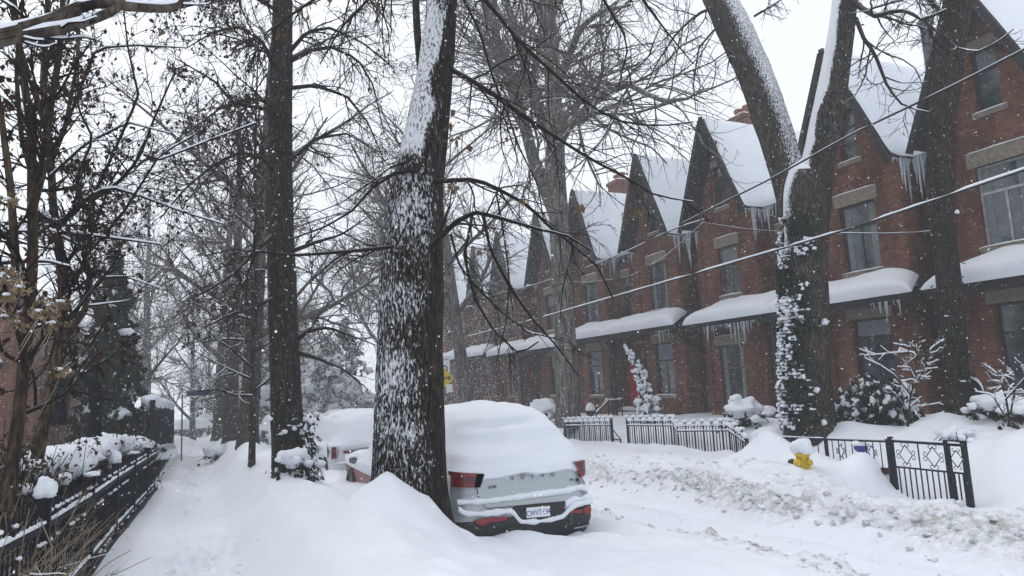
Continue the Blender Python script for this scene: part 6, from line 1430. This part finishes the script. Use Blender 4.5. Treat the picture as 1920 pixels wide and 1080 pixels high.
for s_ in (-1, 1):
    b = MB(); b.blob((SX+s_*(W_+.11), SY+2.9, SZ+1.1), (.10, .06, .08), 0, 0, 1, 10); b.build('mirror', M_SUV, T)
    b = MB(); b.tubes(np.array([(SX+s_*.62, SY+.6, SZ+1.70), (SX+s_*.62, SY+2.2, SZ+1.74)]), np.array([.02, .02]), 6); b.build('roof_rail', M_BLACKT, T)
# the others
car((3.87, 12.45, -.78), 4.1, 1.76, 1.45, M_RED, 'dark red car mostly hidden behind the big plastered trunk', 3, suv=False)
car((3.75, 17.4, -.72), 4.5, 1.86, 1.66, M_WHITEP, 'white SUV under snow with a thin red tail strip, between the two near trunks', 7, snow_side=.6)
KL = ['snowed in car with a dark mirror, just right of the slim young tree', 'snow-humped car next beyond the one with the dark mirror', 'far snow-buried car on the left of the lane']
for i, (x, y) in enumerate(((3.55, 24.2), (3.6, 30.4), (3.6, 37.0))):
    z = gz(4.5, y)-.35; car((x, y, z), 4.3, 1.8, 1.55, (M_DKP, M_WHITEP, M_DKP)[i], KL[i], 20+i)
car((8.0, 45, -1.45), 4.4, 1.85, 1.7, M_DKP, 'dark car under a flat slab of snow, far down the lane', 31, snow_side=0)
c = car((0, 0, 0), 4.4, 1.8, 1.45, M_DKP, 'faint car crossing at the very end of the footpath', 33, suv=False, snow_side=0); c.location = (-2.2, 58, gz(0, 58)-.2); c.rotation_euler.z = R(-90)

# ------------------------------------------------------------------ falling snow
rg = np.random.default_rng(200)
def flakes(n, lo, hi, rlo, rhi):
    p = rg.uniform(lo, hi, (n, 3)); r = rg.uniform(rlo, rhi, (n, 1, 1))
    O = np.array([(1, 0, 0), (0, 1, 0), (0, 0, 1), (-1, 0, 0), (0, -1, 0), (0, 0, -1.)])
    V = p[:, None, :]+O[None]*r*rg.uniform(.7, 1.3, (n, 6, 1))
    Fc = np.array([[0, 1, 2], [1, 3, 2], [3, 4, 2], [4, 0, 2], [1, 0, 5], [3, 1, 5], [4, 3, 5], [0, 4, 5]])
    return V.reshape(-1, 3), (np.arange(n)[:, None, None]*6+Fc[None]).reshape(-1, 3)
b = MB()
V, Fc = flakes(15000, (-4, 3, -.2), (14, 16, 10), .0035, .0075); b.add(V, Fc)
V, Fc = flakes(20000, (-6, 12, -.2), (17, 34, 12), .006, .010); b.add(V, Fc)
V, Fc = flakes(110000, (-10, 34, -1.2), (24, 76, 16), .018, .034); b.add(V, Fc)
V, Fc = flakes(260, (-1.4, 1.3, .6), (3, 4, 4), .002, .0035); b.add(V, Fc)
o = b.build('falling_snow', M_FLAKE); o['kind'] = 'stuff'; o['label'] = 'snowflakes falling through the whole street'

# ------------------------------------------------------------------ churned chunks of ploughed snow
rg = np.random.default_rng(300); u = np.linspace(0, math.pi, 5)[:, None]; v = np.linspace(0, 2*math.pi, 7, endpoint=False)[None, :]
D = np.stack([np.sin(u)*np.cos(v), np.sin(u)*np.sin(v), np.cos(u)+0*v], -1)[::-1]
b = MB()
def chunks(n, xc, xs, y0, y1, r0, r1, dm):
    yy = y0+(y1-y0)*rg.random(n)**1.5; xx = xc+rg.normal(size=n)*xs; zz = ground_z(xx, yy)
    for x, y, z in zip(xx, yy, zz):
        r = r0+(r1-r0)*rg.random()**3; k = 1+.42*rg.normal(size=D.shape[:2]).clip(-1, 1)
        k[0] = k[0].mean(); k[-1] = k[-1].mean()
        G = D*k[..., None]*r*np.array([rg.uniform(.6, 1.5), rg.uniform(.6, 1.5), rg.uniform(.4, .9)])+np.array([x, y, z+r*.0]); b.grid(G, close_u=True, A=np.full(G.shape[:2], max(.001, min(1, dm*rg.random()*1.5))))
chunks(1300, 7.75, .26, 3.0, 17, .008, .060, .8); chunks(650, 8.6, .55, 3.0, 15, .008, .060, .35); chunks(750, 5.2, .15, 3.4, 12, .006, .036, .7); chunks(70, 6.35, .06, 3.4, 12, .006, .025, .5)
chunks(160, -.05, .30, 2.6, 9, .006, .022, .0)
o = b.build('snow_chunks', M_GROUND); o['kind'] = 'stuff'; o['label'] = 'churned lumps of ploughed snow along the road ruts and bank'
# ------------------------------------------------------------------ haze of driving snow
b = MB(); b.box((-68, -5.5, -6.5), (68, 186, 18)); hz = b.build('haze', None, None, np.zeros(3), False)
hm = bpy.data.materials.new('haze_air'); hm.use_nodes = True; t = hm.node_tree; t.nodes.clear()
pv = t.nodes.new('ShaderNodeVolumePrincipled'); pv.inputs['Color'].default_value = (.975, .985, 1, 1); pv.inputs['Density'].default_value = .0030; pv.inputs['Anisotropy'].default_value = .2
oo = t.nodes.new('ShaderNodeOutputMaterial'); t.links.new(pv.outputs[0], oo.inputs['Volume']); hz.data.materials.append(hm); hz['kind'] = 'stuff'; hz['label'] = 'pale air thick with driving snow'
